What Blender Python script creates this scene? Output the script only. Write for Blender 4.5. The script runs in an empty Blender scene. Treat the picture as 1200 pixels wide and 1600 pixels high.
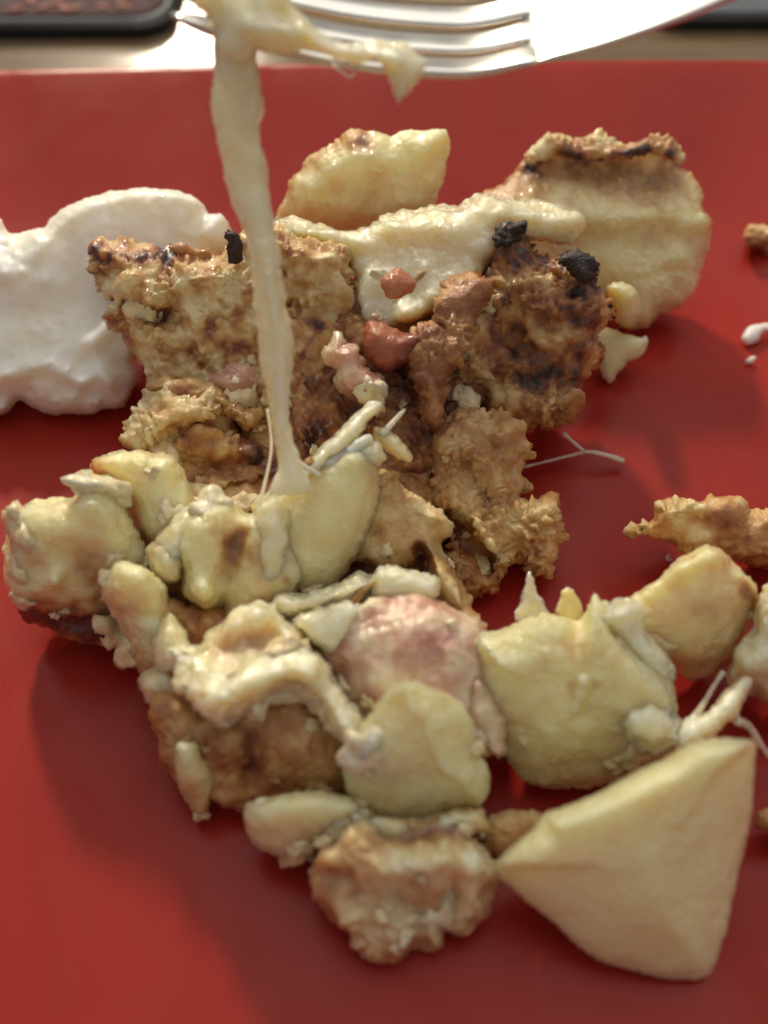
import bpy, bmesh, math, random
import numpy as np
from mathutils import Vector, Matrix
from mathutils.geometry import delaunay_2d_cdt

scene = bpy.context.scene
C = scene.collection
R = math.radians
rng = np.random.default_rng(7)

# ------------------------------------------------------------------ camera
CAM_H, PITCH, FPX = 0.15, R(52.0), 1537.0
cam_d = bpy.data.cameras.new('Camera')
cam = bpy.data.objects.new('Camera', cam_d); C.objects.link(cam)
cam.location = (0, 0, CAM_H)
cam.rotation_euler = (math.pi / 2 - PITCH, 0, 0)
cam_d.sensor_fit = 'VERTICAL'; cam_d.sensor_height = 24.0; cam_d.sensor_width = 18.0
cam_d.lens = 24.0 * FPX / 1600.0
cam_d.clip_start = 0.005; cam_d.clip_end = 20
cam_d.dof.use_dof = True
cam_d.dof.focus_distance = 0.176
cam_d.dof.aperture_fstop = 6.4
scene.camera = cam

# ------------------------------------------------------------------ light
w = bpy.data.worlds.new('World'); scene.world = w; w.use_nodes = True
bg = w.node_tree.nodes['Background']
bg.inputs[0].default_value = (1.0, 0.97, 0.92, 1); bg.inputs[1].default_value = 0.25
LAMP_COL = (1.0, 0.87, 0.66)
def lamp(name, loc, target, size, power, col=LAMP_COL):
    d = bpy.data.lights.new(name, 'AREA'); d.shape = 'DISK'; d.size = size
    d.energy = power; d.color = col
    o = bpy.data.objects.new(name, d); C.objects.link(o)
    o.location = loc
    o.rotation_euler = (Vector(target) - Vector(loc)).to_track_quat('-Z', 'Y').to_euler()
    return o
lamp('ceiling_lamp_light', (-0.54, 1.94, 1.30), (0, 0.1, 0), 0.20, 36.0)
lamp('far_lamp_light', (-0.40, 2.0, 0.86), (0, 0.2, 0), 0.16, 8.0)
lamp('ceiling_bounce_fill', (0.2, 0.8, 1.4), (0.2, 0.8, 0), 1.8, 9.0, (1.0, 0.94, 0.84))  # added overhead area lamp: soft fill imitating light bounced off the unseen ceiling

vs = scene.view_settings
vs.view_transform = 'Standard'; vs.look = 'None'; vs.gamma = 1.0; vs.exposure = 0.1
scene.cycles.use_denoising = True

# ------------------------------------------------------------------ helpers
UP = np.array([0, math.sin(PITCH), math.cos(PITCH)])
FW = np.array([0, math.cos(PITCH), -math.sin(PITCH)])
CP = np.array([0, 0, CAM_H])
def ray(px, py):
    px = np.asarray(px, float); py = np.asarray(py, float)
    d = ((px - 600) / FPX)[..., None] * np.array([1., 0, 0]) + (-(py - 800) / FPX)[..., None] * UP + FW
    return d
def at_z(px, py, z):                     # the point at height z seen through a photo pixel
    d = ray(px, py); return CP + d * ((z - CAM_H) / d[..., 2:3])

# vectorised gradient noise
_perm = rng.permutation(256); _perm = np.concatenate([_perm, _perm, _perm])
_g = rng.normal(size=(256, 3)); _g /= np.linalg.norm(_g, axis=1)[:, None]
def noise(p):
    i = np.floor(p).astype(int); f = p - i; i &= 255
    u = f * f * f * (f * (f * 6 - 15) + 10)
    out = np.zeros(len(p))
    for dx in (0, 1):
        for dy in (0, 1):
            for dz in (0, 1):
                h = _perm[_perm[_perm[(i[:, 0] + dx) & 255] + ((i[:, 1] + dy) & 255)] + ((i[:, 2] + dz) & 255)]
                g = _g[h]
                wgt = (u[:, 0] if dx else 1 - u[:, 0]) * (u[:, 1] if dy else 1 - u[:, 1]) * (u[:, 2] if dz else 1 - u[:, 2])
                out += wgt * (g * (f - np.array([dx, dy, dz]))).sum(1)
    return out * 1.5
def fbm(p, octaves=3, gain=0.5):
    o = np.zeros(len(p)); a = 1.0
    for k in range(octaves):
        o += a * noise(p + 17.3 * k); p = p * 2.03; a *= gain
    return o

def tag(o, label=None, cat=None, group=None, kind=None):
    if label: o['label'] = label
    if cat: o['category'] = cat
    if group: o['group'] = group
    if kind: o['kind'] = kind
    return o

def link(name, me, mat, parent=None):
    o = bpy.data.objects.new(name, me); C.objects.link(o)
    if mat: me.materials.append(mat)
    if parent: o.parent = parent
    return o

def mesh_from(name, v, f, smooth=True):
    me = bpy.data.meshes.new(name)
    me.from_pydata([tuple(x) for x in v], [], [tuple(int(i) for i in q) for q in f])
    if smooth: me.polygons.foreach_set('use_smooth', [True] * len(me.polygons))
    me.update(); return me

# ------------------------------------------------------------------ materials
def nodes(m):
    m.use_nodes = True; nt = m.node_tree
    return nt, nt.nodes, nt.links, nt.nodes['Principled BSDF']
def ramp(N, stops):
    r = N.new('ShaderNodeValToRGB'); e = r.color_ramp.elements
    while len(e) > 1: e.remove(e[0])
    e[0].position, e[0].color = stops[0][0], (*stops[0][1], 1)
    for p, c in stops[1:]:
        x = e.new(p); x.color = (*c, 1)
    return r
def food(name, stops, rough=0.4, sss=0.25, bump=0.4, bscale=900, grain=0.12, gscale=260, coat=0.25, spec=0.5, rvar=0.2):
    m = bpy.data.materials.new(name); nt, N, L, P = nodes(m)
    tc = N.new('ShaderNodeTexCoord')
    at = N.new('ShaderNodeAttribute'); at.attribute_name = 'toast'
    n1 = N.new('ShaderNodeTexNoise'); n1.inputs['Scale'].default_value = gscale; n1.inputs['Detail'].default_value = 6; n1.inputs['Roughness'].default_value = 0.65
    L.new(tc.outputs['Object'], n1.inputs['Vector'])
    s = N.new('ShaderNodeMath'); s.operation = 'MULTIPLY_ADD'; s.inputs[1].default_value = grain * 2; s.inputs[2].default_value = -grain
    L.new(n1.outputs['Fac'], s.inputs[0])
    a = N.new('ShaderNodeMath'); a.operation = 'ADD'
    L.new(s.outputs[0], a.inputs[0]); L.new(at.outputs['Fac'], a.inputs[1])
    cr = ramp(N, stops); L.new(a.outputs[0], cr.inputs[0])
    # slow colour drift
    n2 = N.new('ShaderNodeTexNoise'); n2.inputs['Scale'].default_value = 70; n2.inputs['Detail'].default_value = 3
    L.new(tc.outputs['Object'], n2.inputs['Vector'])
    mx = N.new('ShaderNodeMixRGB'); mx.blend_type = 'MULTIPLY'; mx.inputs[0].default_value = 0.55
    c2 = ramp(N, [(0.3, (0.90, 0.85, 0.72)), (0.65, (1, 1, 1))])
    L.new(n2.outputs['Fac'], c2.inputs[0]); L.new(cr.outputs[0], mx.inputs[1]); L.new(c2.outputs[0], mx.inputs[2])
    L.new(mx.outputs[0], P.inputs['Base Color'])
    rr = N.new('ShaderNodeMath'); rr.operation = 'MULTIPLY_ADD'; rr.inputs[1].default_value = rvar * 2; rr.inputs[2].default_value = rough - rvar
    n3 = N.new('ShaderNodeTexNoise'); n3.inputs['Scale'].default_value = 380; n3.inputs['Detail'].default_value = 4
    L.new(tc.outputs['Object'], n3.inputs['Vector'])
    L.new(n3.outputs['Fac'], rr.inputs[0]); L.new(rr.outputs[0], P.inputs['Roughness'])
    P.inputs['Specular IOR Level'].default_value = spec
    P.inputs['Subsurface Weight'].default_value = sss
    P.inputs['Subsurface Radius'].default_value = (1.0, 0.72, 0.36)
    P.inputs['Subsurface Scale'].default_value = 0.009
    P.inputs['Coat Weight'].default_value = coat; P.inputs['Coat Roughness'].default_value = 0.06
    nb = N.new('ShaderNodeTexNoise'); nb.inputs['Scale'].default_value = bscale; nb.inputs['Detail'].default_value = 5; nb.inputs['Roughness'].default_value = 0.6
    L.new(tc.outputs['Object'], nb.inputs['Vector'])
    b = N.new('ShaderNodeBump'); b.inputs['Strength'].default_value = bump; b.inputs['Distance'].default_value = 0.0011
    L.new(nb.outputs['Fac'], b.inputs['Height']); L.new(b.outputs[0], P.inputs['Normal'])
    n5 = N.new('ShaderNodeTexNoise'); n5.inputs['Scale'].default_value = 480; n5.inputs['Detail'].default_value = 2     # wet film, beading
    L.new(tc.outputs['Object'], n5.inputs['Vector'])
    b2 = N.new('ShaderNodeBump'); b2.inputs['Strength'].default_value = 0.8; b2.inputs['Distance'].default_value = 0.0016
    L.new(n5.outputs['Fac'], b2.inputs['Height']); L.new(b2.outputs[0], P.inputs['Coat Normal'])
    return m

POT = [(0.0, (0.90, 0.87, 0.53)), (0.2, (0.83, 0.70, 0.38)), (0.42, (0.60, 0.37, 0.15)), (0.62, (0.34, 0.15, 0.06)), (0.82, (0.12, 0.045, 0.025)), (1.0, (0.015, 0.01, 0.014))]
CHZ = [(0.0, (0.91, 0.87, 0.66)), (0.2, (0.83, 0.71, 0.44)), (0.45, (0.60, 0.39, 0.19)), (0.68, (0.33, 0.15, 0.07)), (0.86, (0.10, 0.04, 0.025)), (1.0, (0.012, 0.01, 0.014))]
CRU = [(0.0, (0.82, 0.70, 0.42)), (0.25, (0.66, 0.43, 0.19)), (0.45, (0.48, 0.23, 0.085)), (0.62, (0.29, 0.10, 0.045)), (0.80, (0.10, 0.036, 0.026)), (1.0, (0.010, 0.008, 0.014))]
HAM = [(0.0, (0.88, 0.76, 0.56)), (0.3, (0.76, 0.54, 0.42)), (0.55, (0.60, 0.31, 0.25)), (0.8, (0.38, 0.12, 0.09)), (1.0, (0.14, 0.04, 0.035))]
M = {}
M['potato'] = food('potato_flesh', POT, rough=0.36, sss=0.85, bump=0.4, bscale=1000, grain=0.14, gscale=420, coat=0.7)
M['cheese'] = food('melted_cheese', CHZ, rough=0.32, sss=0.85, bump=0.35, bscale=900, grain=0.16, gscale=420, coat=1.0)
M['crust'] = food('browned_crust', CRU, rough=0.46, sss=0.25, bump=0.6, bscale=700, grain=0.42, gscale=330, coat=0.4)
M['bit'] = food('cheese_crumbs', CHZ, rough=0.34, sss=0.0, bump=0.4, bscale=900, grain=0.16, gscale=420, coat=0.8)
M['ham'] = food('cooked_ham', HAM, rough=0.34, sss=0.5, bump=0.3, bscale=700, grain=0.36, gscale=300, coat=0.9)
M['tomato'] = food('roasted_tomato', [(0, (0.50, 0.20, 0.10)), (0.4, (0.38, 0.085, 0.045)), (0.8, (0.16, 0.03, 0.022)), (1, (0.04, 0.014, 0.014))], rough=0.34, sss=0.4, bump=0.4, grain=0.35, coat=0.6)
M['cream'] = food('sour_cream', [(0, (0.93, 0.93, 0.88)), (0.4, (0.80, 0.66, 0.44)), (1, (0.5, 0.3, 0.15))], rough=0.45, sss=0.6, bump=0.1, bscale=500, grain=0.03, coat=0.2)
M['char'] = food('charred_crust', [(0, (0.05, 0.024, 0.018)), (0.5, (0.016, 0.010, 0.011)), (1, (0.006, 0.005, 0.008))], rough=0.6, sss=0, bump=0.9, bscale=700, grain=0.3, coat=0.1)

def plate_mat():
    m = bpy.data.materials.new('red_glazed_plate'); nt, N, L, P = nodes(m)
    tc = N.new('ShaderNodeTexCoord')
    n = N.new('ShaderNodeTexNoise'); n.inputs['Scale'].default_value = 30; n.inputs['Detail'].default_value = 6
    L.new(tc.outputs['Object'], n.inputs['Vector'])
    c = ramp(N, [(0.3, (0.30, 0.020, 0.014)), (0.7, (0.36, 0.025, 0.017))])
    L.new(n.outputs['Fac'], c.inputs[0]); L.new(c.outputs[0], P.inputs['Base Color'])
    n2 = N.new('ShaderNodeTexNoise'); n2.inputs['Scale'].default_value = 34; n2.inputs['Detail'].default_value = 6; n2.inputs['Distortion'].default_value = 1.2
    L.new(tc.outputs['Object'], n2.inputs['Vector'])
    r = N.new('ShaderNodeMapRange'); r.inputs['From Min'].default_value = 0.35; r.inputs['From Max'].default_value = 0.65; r.inputs['To Min'].default_value = 0.18; r.inputs['To Max'].default_value = 0.42
    L.new(n2.outputs['Fac'], r.inputs[0]); L.new(r.outputs[0], P.inputs['Roughness'])
    n3 = N.new('ShaderNodeTexNoise'); n3.inputs['Scale'].default_value = 1500; n3.inputs['Detail'].default_value = 3
    L.new(tc.outputs['Object'], n3.inputs['Vector'])
    b = N.new('ShaderNodeBump'); b.inputs['Strength'].default_value = 0.12; b.inputs['Distance'].default_value = 0.0003
    L.new(n3.outputs['Fac'], b.inputs['Height']); L.new(b.outputs[0], P.inputs['Normal'])
    P.inputs['Specular IOR Level'].default_value = 0.17
    return m
def wood_mat():
    m = bpy.data.materials.new('varnished_wood'); nt, N, L, P = nodes(m)
    tc = N.new('ShaderNodeTexCoord'); mp = N.new('ShaderNodeMapping'); mp.inputs['Scale'].default_value = (6, 90, 20)
    L.new(tc.outputs['Object'], mp.inputs['Vector'])
    n = N.new('ShaderNodeTexNoise'); n.inputs['Scale'].default_value = 3; n.inputs['Detail'].default_value = 8; n.inputs['Roughness'].default_value = 0.65
    L.new(mp.outputs[0], n.inputs['Vector'])
    c = ramp(N, [(0.3, (0.10, 0.065, 0.038)), (0.7, (0.24, 0.17, 0.10))])
    L.new(n.outputs['Fac'], c.inputs[0]); L.new(c.outputs[0], P.inputs['Base Color'])
    P.inputs['Roughness'].default_value = 0.16
    b = N.new('ShaderNodeBump'); b.inputs['Strength'].default_value = 0.12; b.inputs['Distance'].default_value = 0.0005
    L.new(n.outputs['Fac'], b.inputs['Height']); L.new(b.outputs[0], P.inputs['Normal'])
    return m
def simple(name, col, rough, metal=0.0, bump=0.0, bscale=400, coat=0.0):
    m = bpy.data.materials.new(name); nt, N, L, P = nodes(m)
    P.inputs['Metallic'].default_value = metal; P.inputs['Coat Weight'].default_value = coat
    tc = N.new('ShaderNodeTexCoord')
    n = N.new('ShaderNodeTexNoise'); n.inputs['Scale'].default_value = bscale; n.inputs['Detail'].default_value = 4
    L.new(tc.outputs['Object'], n.inputs['Vector'])
    c = ramp(N, [(0.3, tuple(x * 0.85 for x in col)), (0.7, col)]); L.new(n.outputs['Fac'], c.inputs[0]); L.new(c.outputs[0], P.inputs['Base Color'])
    r = N.new('ShaderNodeMapRange'); r.inputs['To Min'].default_value = rough * 0.8; r.inputs['To Max'].default_value = rough * 1.25
    L.new(n.outputs['Fac'], r.inputs[0]); L.new(r.outputs[0], P.inputs['Roughness'])
    if bump:
        b = N.new('ShaderNodeBump'); b.inputs['Strength'].default_value = bump; b.inputs['Distance'].default_value = 0.0004
        L.new(n.outputs['Fac'], b.inputs['Height']); L.new(b.outputs[0], P.inputs['Normal'])
    return m
M['plate'] = plate_mat(); M['wood'] = wood_mat()
M['steel'] = simple('stainless_steel', (0.78, 0.77, 0.74), 0.21, metal=1.0, bscale=120)
M['black'] = simple('black_lacquer', (0.012, 0.012, 0.018), 0.3, bscale=200)
M['maroon'] = simple('dark_red_lid', (0.05, 0.010, 0.016), 0.8, bscale=300)
M['leafprint'] = simple('pink_leaf_print', (0.42, 0.16, 0.13), 0.8, bscale=500)
M['clear'] = simple('glossy_clear_edge', (0.55, 0.58, 0.6), 0.12, bscale=300, coat=1.0)
M['slate'] = simple('slate_grey_tray', (0.11, 0.13, 0.15), 0.4, bscale=200)

# ------------------------------------------------------------------ setting: table
TZ = -0.012
bm = bmesh.new(); bmesh.ops.create_grid(bm, x_segments=2, y_segments=2, size=1.0)
me = bpy.data.meshes.new('table_top'); bm.to_mesh(me); bm.free()
tb = link('table_top', me, M['wood']); tb.location = (0, 0.6, TZ); tag(tb, kind='structure')

# ------------------------------------------------------------------ plate
def rounded_square(h, rc, n=24):
    pts = []
    for k, (sx, sy) in enumerate(((1, 1), (-1, 1), (-1, -1), (1, -1))):
        for i in range(n + 1):
            a = k * math.pi / 2 + (math.pi / 2) * i / n
            pts.append(((h - rc) * sx + rc * math.cos(a), (h - rc) * sy + rc * math.sin(a)))
    out = []
    for i, p in enumerate(pts):              # straight runs get points too, with a slight outward bow
        q = pts[(i + 1) % len(pts)]
        out.append(p)
        if (i + 1) % (n + 1) == 0:
            for t in np.linspace(0, 1, 18)[1:-1]:
                out.append((p[0] + (q[0] - p[0]) * t, p[1] + (q[1] - p[1]) * t))
    o2 = []
    for x, y in out:
        b = 0.022
        o2.append((x * (1 + b * (1 - (y / h) ** 2)), y * (1 + b * (1 - (x / h) ** 2))))
    return o2
prof = [(0.02, 0), (0.05, 0), (0.075, 0), (0.084, 0.0), (0.089, 0.0005), (0.095, 0.0020), (0.103, 0.0048), (0.113, 0.0088), (0.123, 0.0129), (0.133, 0.0170),
        (0.1385, 0.0192), (0.1402, 0.01965), (0.1413, 0.0192), (0.1414, 0.0180), (0.136, 0.0135), (0.124, 0.0075), (0.108, -0.002), (0.096, -0.0090), (0.094, -0.0119), (0.090, -0.0119), (0.088, -0.008), (0.02, -0.008)]
V, F = [], []
for h, z in prof:
    for x, y in rounded_square(h, 0.3 * h): V.append((x, y, z))
nr = len(V) // len(prof)
for k in range(len(prof) - 1):
    for i in range(nr):
        j = (i + 1) % nr
        F.append((k * nr + i, k * nr + j, (k + 1) * nr + j, (k + 1) * nr + i))
F.append(tuple(range(nr - 1, -1, -1))); F.append(tuple(range((len(prof) - 1) * nr, len(prof) * nr)))
plate = link('dinner_plate', mesh_from('dinner_plate', V, F), M['plate'])
plate.location = (0, 0.1075, 0); plate.rotation_euler.z = R(1.6)
tag(plate, 'square red glazed dinner plate with gently raised rim under the food', 'plate')

# ------------------------------------------------------------------ food pieces
def resample(poly, step):
    poly = np.asarray(poly, float); out = []
    n = len(poly)
    for i in range(n):                        # Catmull-Rom through the traced points, kept fairly tight
        p0, p1, p2, p3 = poly[i - 1], poly[i], poly[(i + 1) % n], poly[(i + 2) % n]
        L_ = np.linalg.norm(p2 - p1); k = max(1, int(round(L_ / step)))
        for t in np.arange(k) / k:
            m1, m2 = 0.32 * (p2 - p0), 0.32 * (p3 - p1)
            t2, t3 = t * t, t ** 3
            out.append((2 * t3 - 3 * t2 + 1) * p1 + (t3 - 2 * t2 + t) * m1 + (-2 * t3 + 3 * t2) * p2 + (t3 - t2) * m2)
    return np.array(out)
def seg_dist(P, a, b):
    ab = b - a; t = np.clip(((P - a) @ ab) / max(ab @ ab, 1e-9), 0, 1)
    return np.linalg.norm(P - (a + t[:, None] * ab), axis=1)
def poly_dist(P, pts):
    d = np.full(len(P), 1e9)
    for a, b in zip(pts[:-1], pts[1:]): d = np.minimum(d, seg_dist(P, np.asarray(a, float), np.asarray(b, float)))
    return d
def inside(P, poly):
    x, y = P[:, 0], P[:, 1]; c = np.zeros(len(P), bool); n = len(poly)
    for i in range(n):
        x1, y1 = poly[i]; x2, y2 = poly[(i + 1) % n]
        if y1 == y2: continue
        cond = ((y1 > y) != (y2 > y)) & (x < (x2 - x1) * (y - y1) / (y2 - y1) + x1)
        c ^= cond
    return c
_piece = [0]
ROUGH = {   # (amplitude mm, feature size mm, kind) of the surface relief: n rolling, b billowed lumps with creases
    'potato': [(0.6, 9.0, 'n'), (0.28, 3.4, 'n'), (0.17, 1.5, 'b'), (0.07, 0.8, 'n')],
    'smooth': [(0.5, 12.0, 'n'), (0.2, 4.0, 'n'), (0.1, 1.0, 'n')],
    'cream': [(0.7, 10.0, 'n'), (0.45, 4.5, 'n'), (0.2, 1.8, 'n')],
    'cheese': [(1.2, 8.0, 'n'), (0.8, 3.6, 'n'), (0.26, 1.9, 'b'), (0.09, 0.9, 'n')],
    'crust': [(1.3, 7.0, 'n'), (1.1, 3.2, 'n'), (0.9, 1.8, 'b'), (0.5, 0.9, 'n')],
    'mash': [(1.6, 8.0, 'n'), (1.1, 3.8, 'n'), (0.36, 2.1, 'b'), (0.14, 0.9, 'n')],
    'strand': [(0.5, 8.0, 'n'), (0.35, 3.0, 'n'), (0.12, 1.0, 'n')],
}
RAG = {'potato': 2.6, 'smooth': 1.2, 'cream': 2.0, 'cheese': 3.0, 'crust': 4.5, 'mash': 4.0, 'strand': 1.6}
FLOOR = 0.0003
def chunk(name, outline, zt, zb, mat, T=6.0, Tb=None, w=None, rough='potato', relief=(), spots=(), toast=0.0, tn=0.15, tscale=6.0,
          step=3.4, label=None, cat=None, group=None, parent=None, p=2.0, floor=True, amp=1.0, smooth=6, wb=1.9, rag=None):
    """A solid lump: traced outline set on a plane through heights zt (top) and zb (bottom), swollen T mm to the front
    and Tb mm to the back, flattened where it rests on the plate, then given its own relief and browning."""
    _piece[0] += 1; seed = _piece[0] * 13.7
    B = resample(outline, step); nb_ = len(B)
    tg = np.roll(B, -1, 0) - np.roll(B, 1, 0); tg /= np.linalg.norm(tg, axis=1)[:, None].clip(1e-9)
    area = 0.5 * np.sum(B[:, 0] * np.roll(B[:, 1], -1) - B[:, 1] * np.roll(B[:, 0], -1))
    no = np.stack([tg[:, 1], -tg[:, 0]], 1) * (1 if area > 0 else -1)      # outward, pixel axes
    rg = RAG.get(rough, 2.0) if rag is None else rag
    B3 = np.hstack([B, np.full((nb_, 1), seed)])
    B = B + no * (rg * (fbm(B3 / 13.0, 2) + 0.8 * np.abs(noise(B3 / 7.0 + 9)) * (noise(B3 / 40.0 + 4) > -0.1)))[:, None]
    if step < 3.3: B = B[::1]
    lo, hi = B.min(0), B.max(0)
    gx = np.arange(lo[0], hi[0], step); gy = np.arange(lo[1], hi[1], step * 0.87)
    G = np.array([(x + (0.5 * step if k % 2 else 0), y) for k, y in enumerate(gy) for x in gx])
    G = G + rng.normal(scale=step * 0.12, size=G.shape)
    G = G[inside(G, B)]
    d = np.full(len(G), 1e9); near = np.zeros(len(G), int)
    for i in range(nb_):
        di = seg_dist(G, B[i], B[(i + 1) % nb_]); m_ = di < d; d[m_] = di[m_]; near[m_] = i
    keep = d > step * 0.55; G = G[keep]; d = d[keep]; near = near[keep]
    P2 = np.vstack([B, G]); D = np.concatenate([np.zeros(nb_), d])
    down = np.concatenate([no[:, 1], no[near, 1]])                        # 1 where the nearest edge is a lower one
    vo, eo, fo, ov, _, _ = delaunay_2d_cdt([Vector(q) for q in P2], [(i, (i + 1) % nb_) for i in range(nb_)], [], 1, 1e-6)
    idx = np.array([o[0] if o else -1 for o in ov])
    P2n = np.array([(v.x, v.y) for v in vo])
    Dn = np.where(idx >= 0, D[np.clip(idx, 0, None)], 0.0)
    tri = np.array([f for f in fo if len(f) == 3])
    Dw = np.where(idx >= 0, down[np.clip(idx, 0, None)], 0.0)
    onb = np.zeros(len(P2n), bool)
    onb[idx < 0] = True; onb[(idx >= 0) & (idx < nb_)] = True
    # base plane
    cx = 0.5 * (lo[0] + hi[0])
    A = at_z(cx, lo[1], zt); Bp = at_z(cx, hi[1], zb)
    e1 = np.array([1., 0, 0]); e2 = A - Bp; nrm = np.cross(e1, e2); nrm /= np.linalg.norm(nrm)
    r_ = ray(P2n[:, 0], P2n[:, 1])
    tt = ((Bp - CP) @ nrm) / (r_ @ nrm)
    X = CP + r_ * tt[:, None]
    ctr = X.mean(0); vd = CP - ctr; vd /= np.linalg.norm(vd)
    sc = tt.mean() / FPX * 1000           # mm per pixel
    maxd = Dn.max()
    wpx = (w / sc) if w else 0.75 * maxd
    q = np.clip(Dn / np.minimum(wpx * (1 + (wb - 1) * (0.5 + 0.5 * Dw)), 1.0 * maxd), 0, 1)
    prof_ = (1 - (1 - q) ** p) ** (1 / p)
    ii = np.concatenate([tri[:, 0], tri[:, 1], tri[:, 2], tri[:, 1], tri[:, 2], tri[:, 0]])
    jj = np.concatenate([tri[:, 1], tri[:, 2], tri[:, 0], tri[:, 0], tri[:, 1], tri[:, 2]])
    deg = np.bincount(ii, minlength=len(X)).clip(1)
    def smoothed(h, k):
        for _ in range(k):
            h2 = np.bincount(ii, weights=h[jj], minlength=len(h)) / deg
            h = np.where(onb, h, 0.5 * h + 0.5 * h2)
        return h
    ph = smoothed(prof_, smooth)
    hf = T * ph
    for rl in relief:                     # (x, y, radius px, mm) bumps or ([points], radius px, mm) ridges and grooves
        if len(rl) == 4: dd = np.hypot(P2n[:, 0] - rl[0], P2n[:, 1] - rl[1]); rad, mm = rl[2], rl[3]
        else: dd = poly_dist(P2n, rl[0]); rad, mm = rl[1], rl[2]
        hf = hf + mm * np.exp(-(dd / rad) ** 2) * np.clip(Dn / (0.4 * rad), 0, 1)
    Tb_ = T if Tb is None else Tb
    ph_b = smoothed((1 - (1 - np.clip(Dn / (0.9 * maxd), 0, 1)) ** 2) ** 0.5, smooth)
    Xf = X + vd * (hf * 0.001)[:, None]
    Xb = X - vd * (Tb_ * ph_b * 0.001)[:, None]
    # weld front and back along the outline
    n = len(X); mb = np.full(n, -1); mb[~onb] = n + np.arange((~onb).sum()); mb[onb] = np.nonzero(onb)[0]
    V3 = np.vstack([Xf, Xb[~onb]])
    t0 = tri; t1 = mb[tri][:, ::-1]
    # front must face the camera
    a, b, c = V3[t0[:, 0]], V3[t0[:, 1]], V3[t0[:, 2]]
    if (np.cross(b - a, c - a) @ vd).sum() < 0: t0 = t0[:, ::-1]; t1 = t1[:, ::-1]
    F3 = np.vstack([t0, t1])
    fn = np.cross(V3[F3[:, 1]] - V3[F3[:, 0]], V3[F3[:, 2]] - V3[F3[:, 0]])
    vn = np.zeros_like(V3)
    for k in range(3): np.add.at(vn, F3[:, k], fn)
    vn /= np.linalg.norm(vn, axis=1)[:, None].clip(1e-12)
    disp = np.zeros(len(V3))
    for am, sz, kd in ROUGH[rough]:
        nn = noise(V3 * (1000.0 / sz) + seed + sz)
        if kd == 'b': nn = 2.2 * np.abs(nn) - 0.6
        if sz < 2.5: nn = nn * np.clip(0.75 + 1.7 * noise(V3 * 150 + seed * 3), 0.1, 1.9)
        disp += am * amp * nn
    V3 = V3 + vn * (disp * 0.001)[:, None]
    if floor: V3[:, 2] = np.maximum(V3[:, 2], FLOOR)
    PX = np.vstack([P2n, P2n[~onb]])
    to = np.full(len(V3), toast) + tn * fbm(V3 * (1000.0 / tscale) + seed * 2, 3)
    for sp in spots:                      # same shapes as relief, adding browning
        if len(sp) == 4: dd = np.hypot(PX[:, 0] - sp[0], PX[:, 1] - sp[1]); rad, am = sp[2], sp[3]
        else: dd = poly_dist(PX, sp[0]); rad, am = sp[1], sp[2]
        dd = dd * (1 + 0.45 * noise(V3 * 420 + seed))
        to += am * np.exp(-(dd / rad) ** 2)
    base = V3.mean(0); base[2] = V3[:, 2].min()
    me = mesh_from(name, V3 - base, F3)
    at_ = me.attributes.new('toast', 'FLOAT', 'POINT'); at_.data.foreach_set('value', np.clip(to, 0, 1).astype(np.float32))
    o = link(name, me, M[mat])
    if parent is not None:
        o.parent = parent; o.location = Vector(base) - parent.location
    else: o.location = base
    tag(o, label, cat, group)
    return o

def cord(name, pts, rad, mat, toast=0.05, label=None, cat=None, group=None, parent=None, n=9):
    """A tapering strand through (px, py, z) points."""
    P = np.array([at_z(a, b, c) for a, b, c in pts])
    # dense curve
    Q = []; Rd = []
    rad = np.interp(np.linspace(0, 1, len(P)), np.linspace(0, 1, len(rad)), rad) * 0.001
    for i in range(len(P) - 1):
        p0, p1, p2, p3 = P[max(i - 1, 0)], P[i], P[i + 1], P[min(i + 2, len(P) - 1)]
        for t in np.linspace(0, 1, 9)[:-1]:
            m1, m2 = 0.5 * (p2 - p0), 0.5 * (p3 - p1); t2, t3 = t * t, t ** 3
            Q.append((2 * t3 - 3 * t2 + 1) * p1 + (t3 - 2 * t2 + t) * m1 + (-2 * t3 + 3 * t2) * p2 + (t3 - t2) * m2)
            Rd.append(rad[i] * (1 - t) + rad[i + 1] * t)
    Q.append(P[-1]); Rd.append(rad[-1]); Q = np.array(Q)
    V, F = [], []
    for k in range(len(Q)):
        t = Q[min(k + 1, len(Q) - 1)] - Q[max(k - 1, 0)]; t /= np.linalg.norm(t)
        s = np.cross(t, [0.1, 0.2, 1.0]); s /= np.linalg.norm(s); u = np.cross(s, t)
        wob = 1 + 0.25 * noise(np.array([[k * 0.35, 3.3, len(name)]]))[0]
        for i in range(n):
            a = 2 * math.pi * i / n; V.append(Q[k] + (s * math.cos(a) + u * 0.75 * math.sin(a)) * Rd[k] * wob)
    for k in range(len(Q) - 1):
        for i in range(n):
            j = (i + 1) % n; F.append((k * n + i, k * n + j, (k + 1) * n + j, (k + 1) * n + i))
    F.append(tuple(range(n - 1, -1, -1))); F.append(tuple(range((len(Q) - 1) * n, len(Q) * n)))
    V = np.array(V); V[:, 2] = np.maximum(V[:, 2], FLOOR)
    base = V.mean(0); base[2] = V[:, 2].min()
    me = mesh_from(name, V - base, F)
    at_ = me.attributes.new('toast', 'FLOAT', 'POINT'); at_.data.foreach_set('value', np.full(len(V), toast, np.float32))
    o = link(name, me, M[mat]); o.location = base
    if parent is not None: o.parent = parent; o.location = Vector(base) - parent.location
    return tag(o, label, cat, group)

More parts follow.
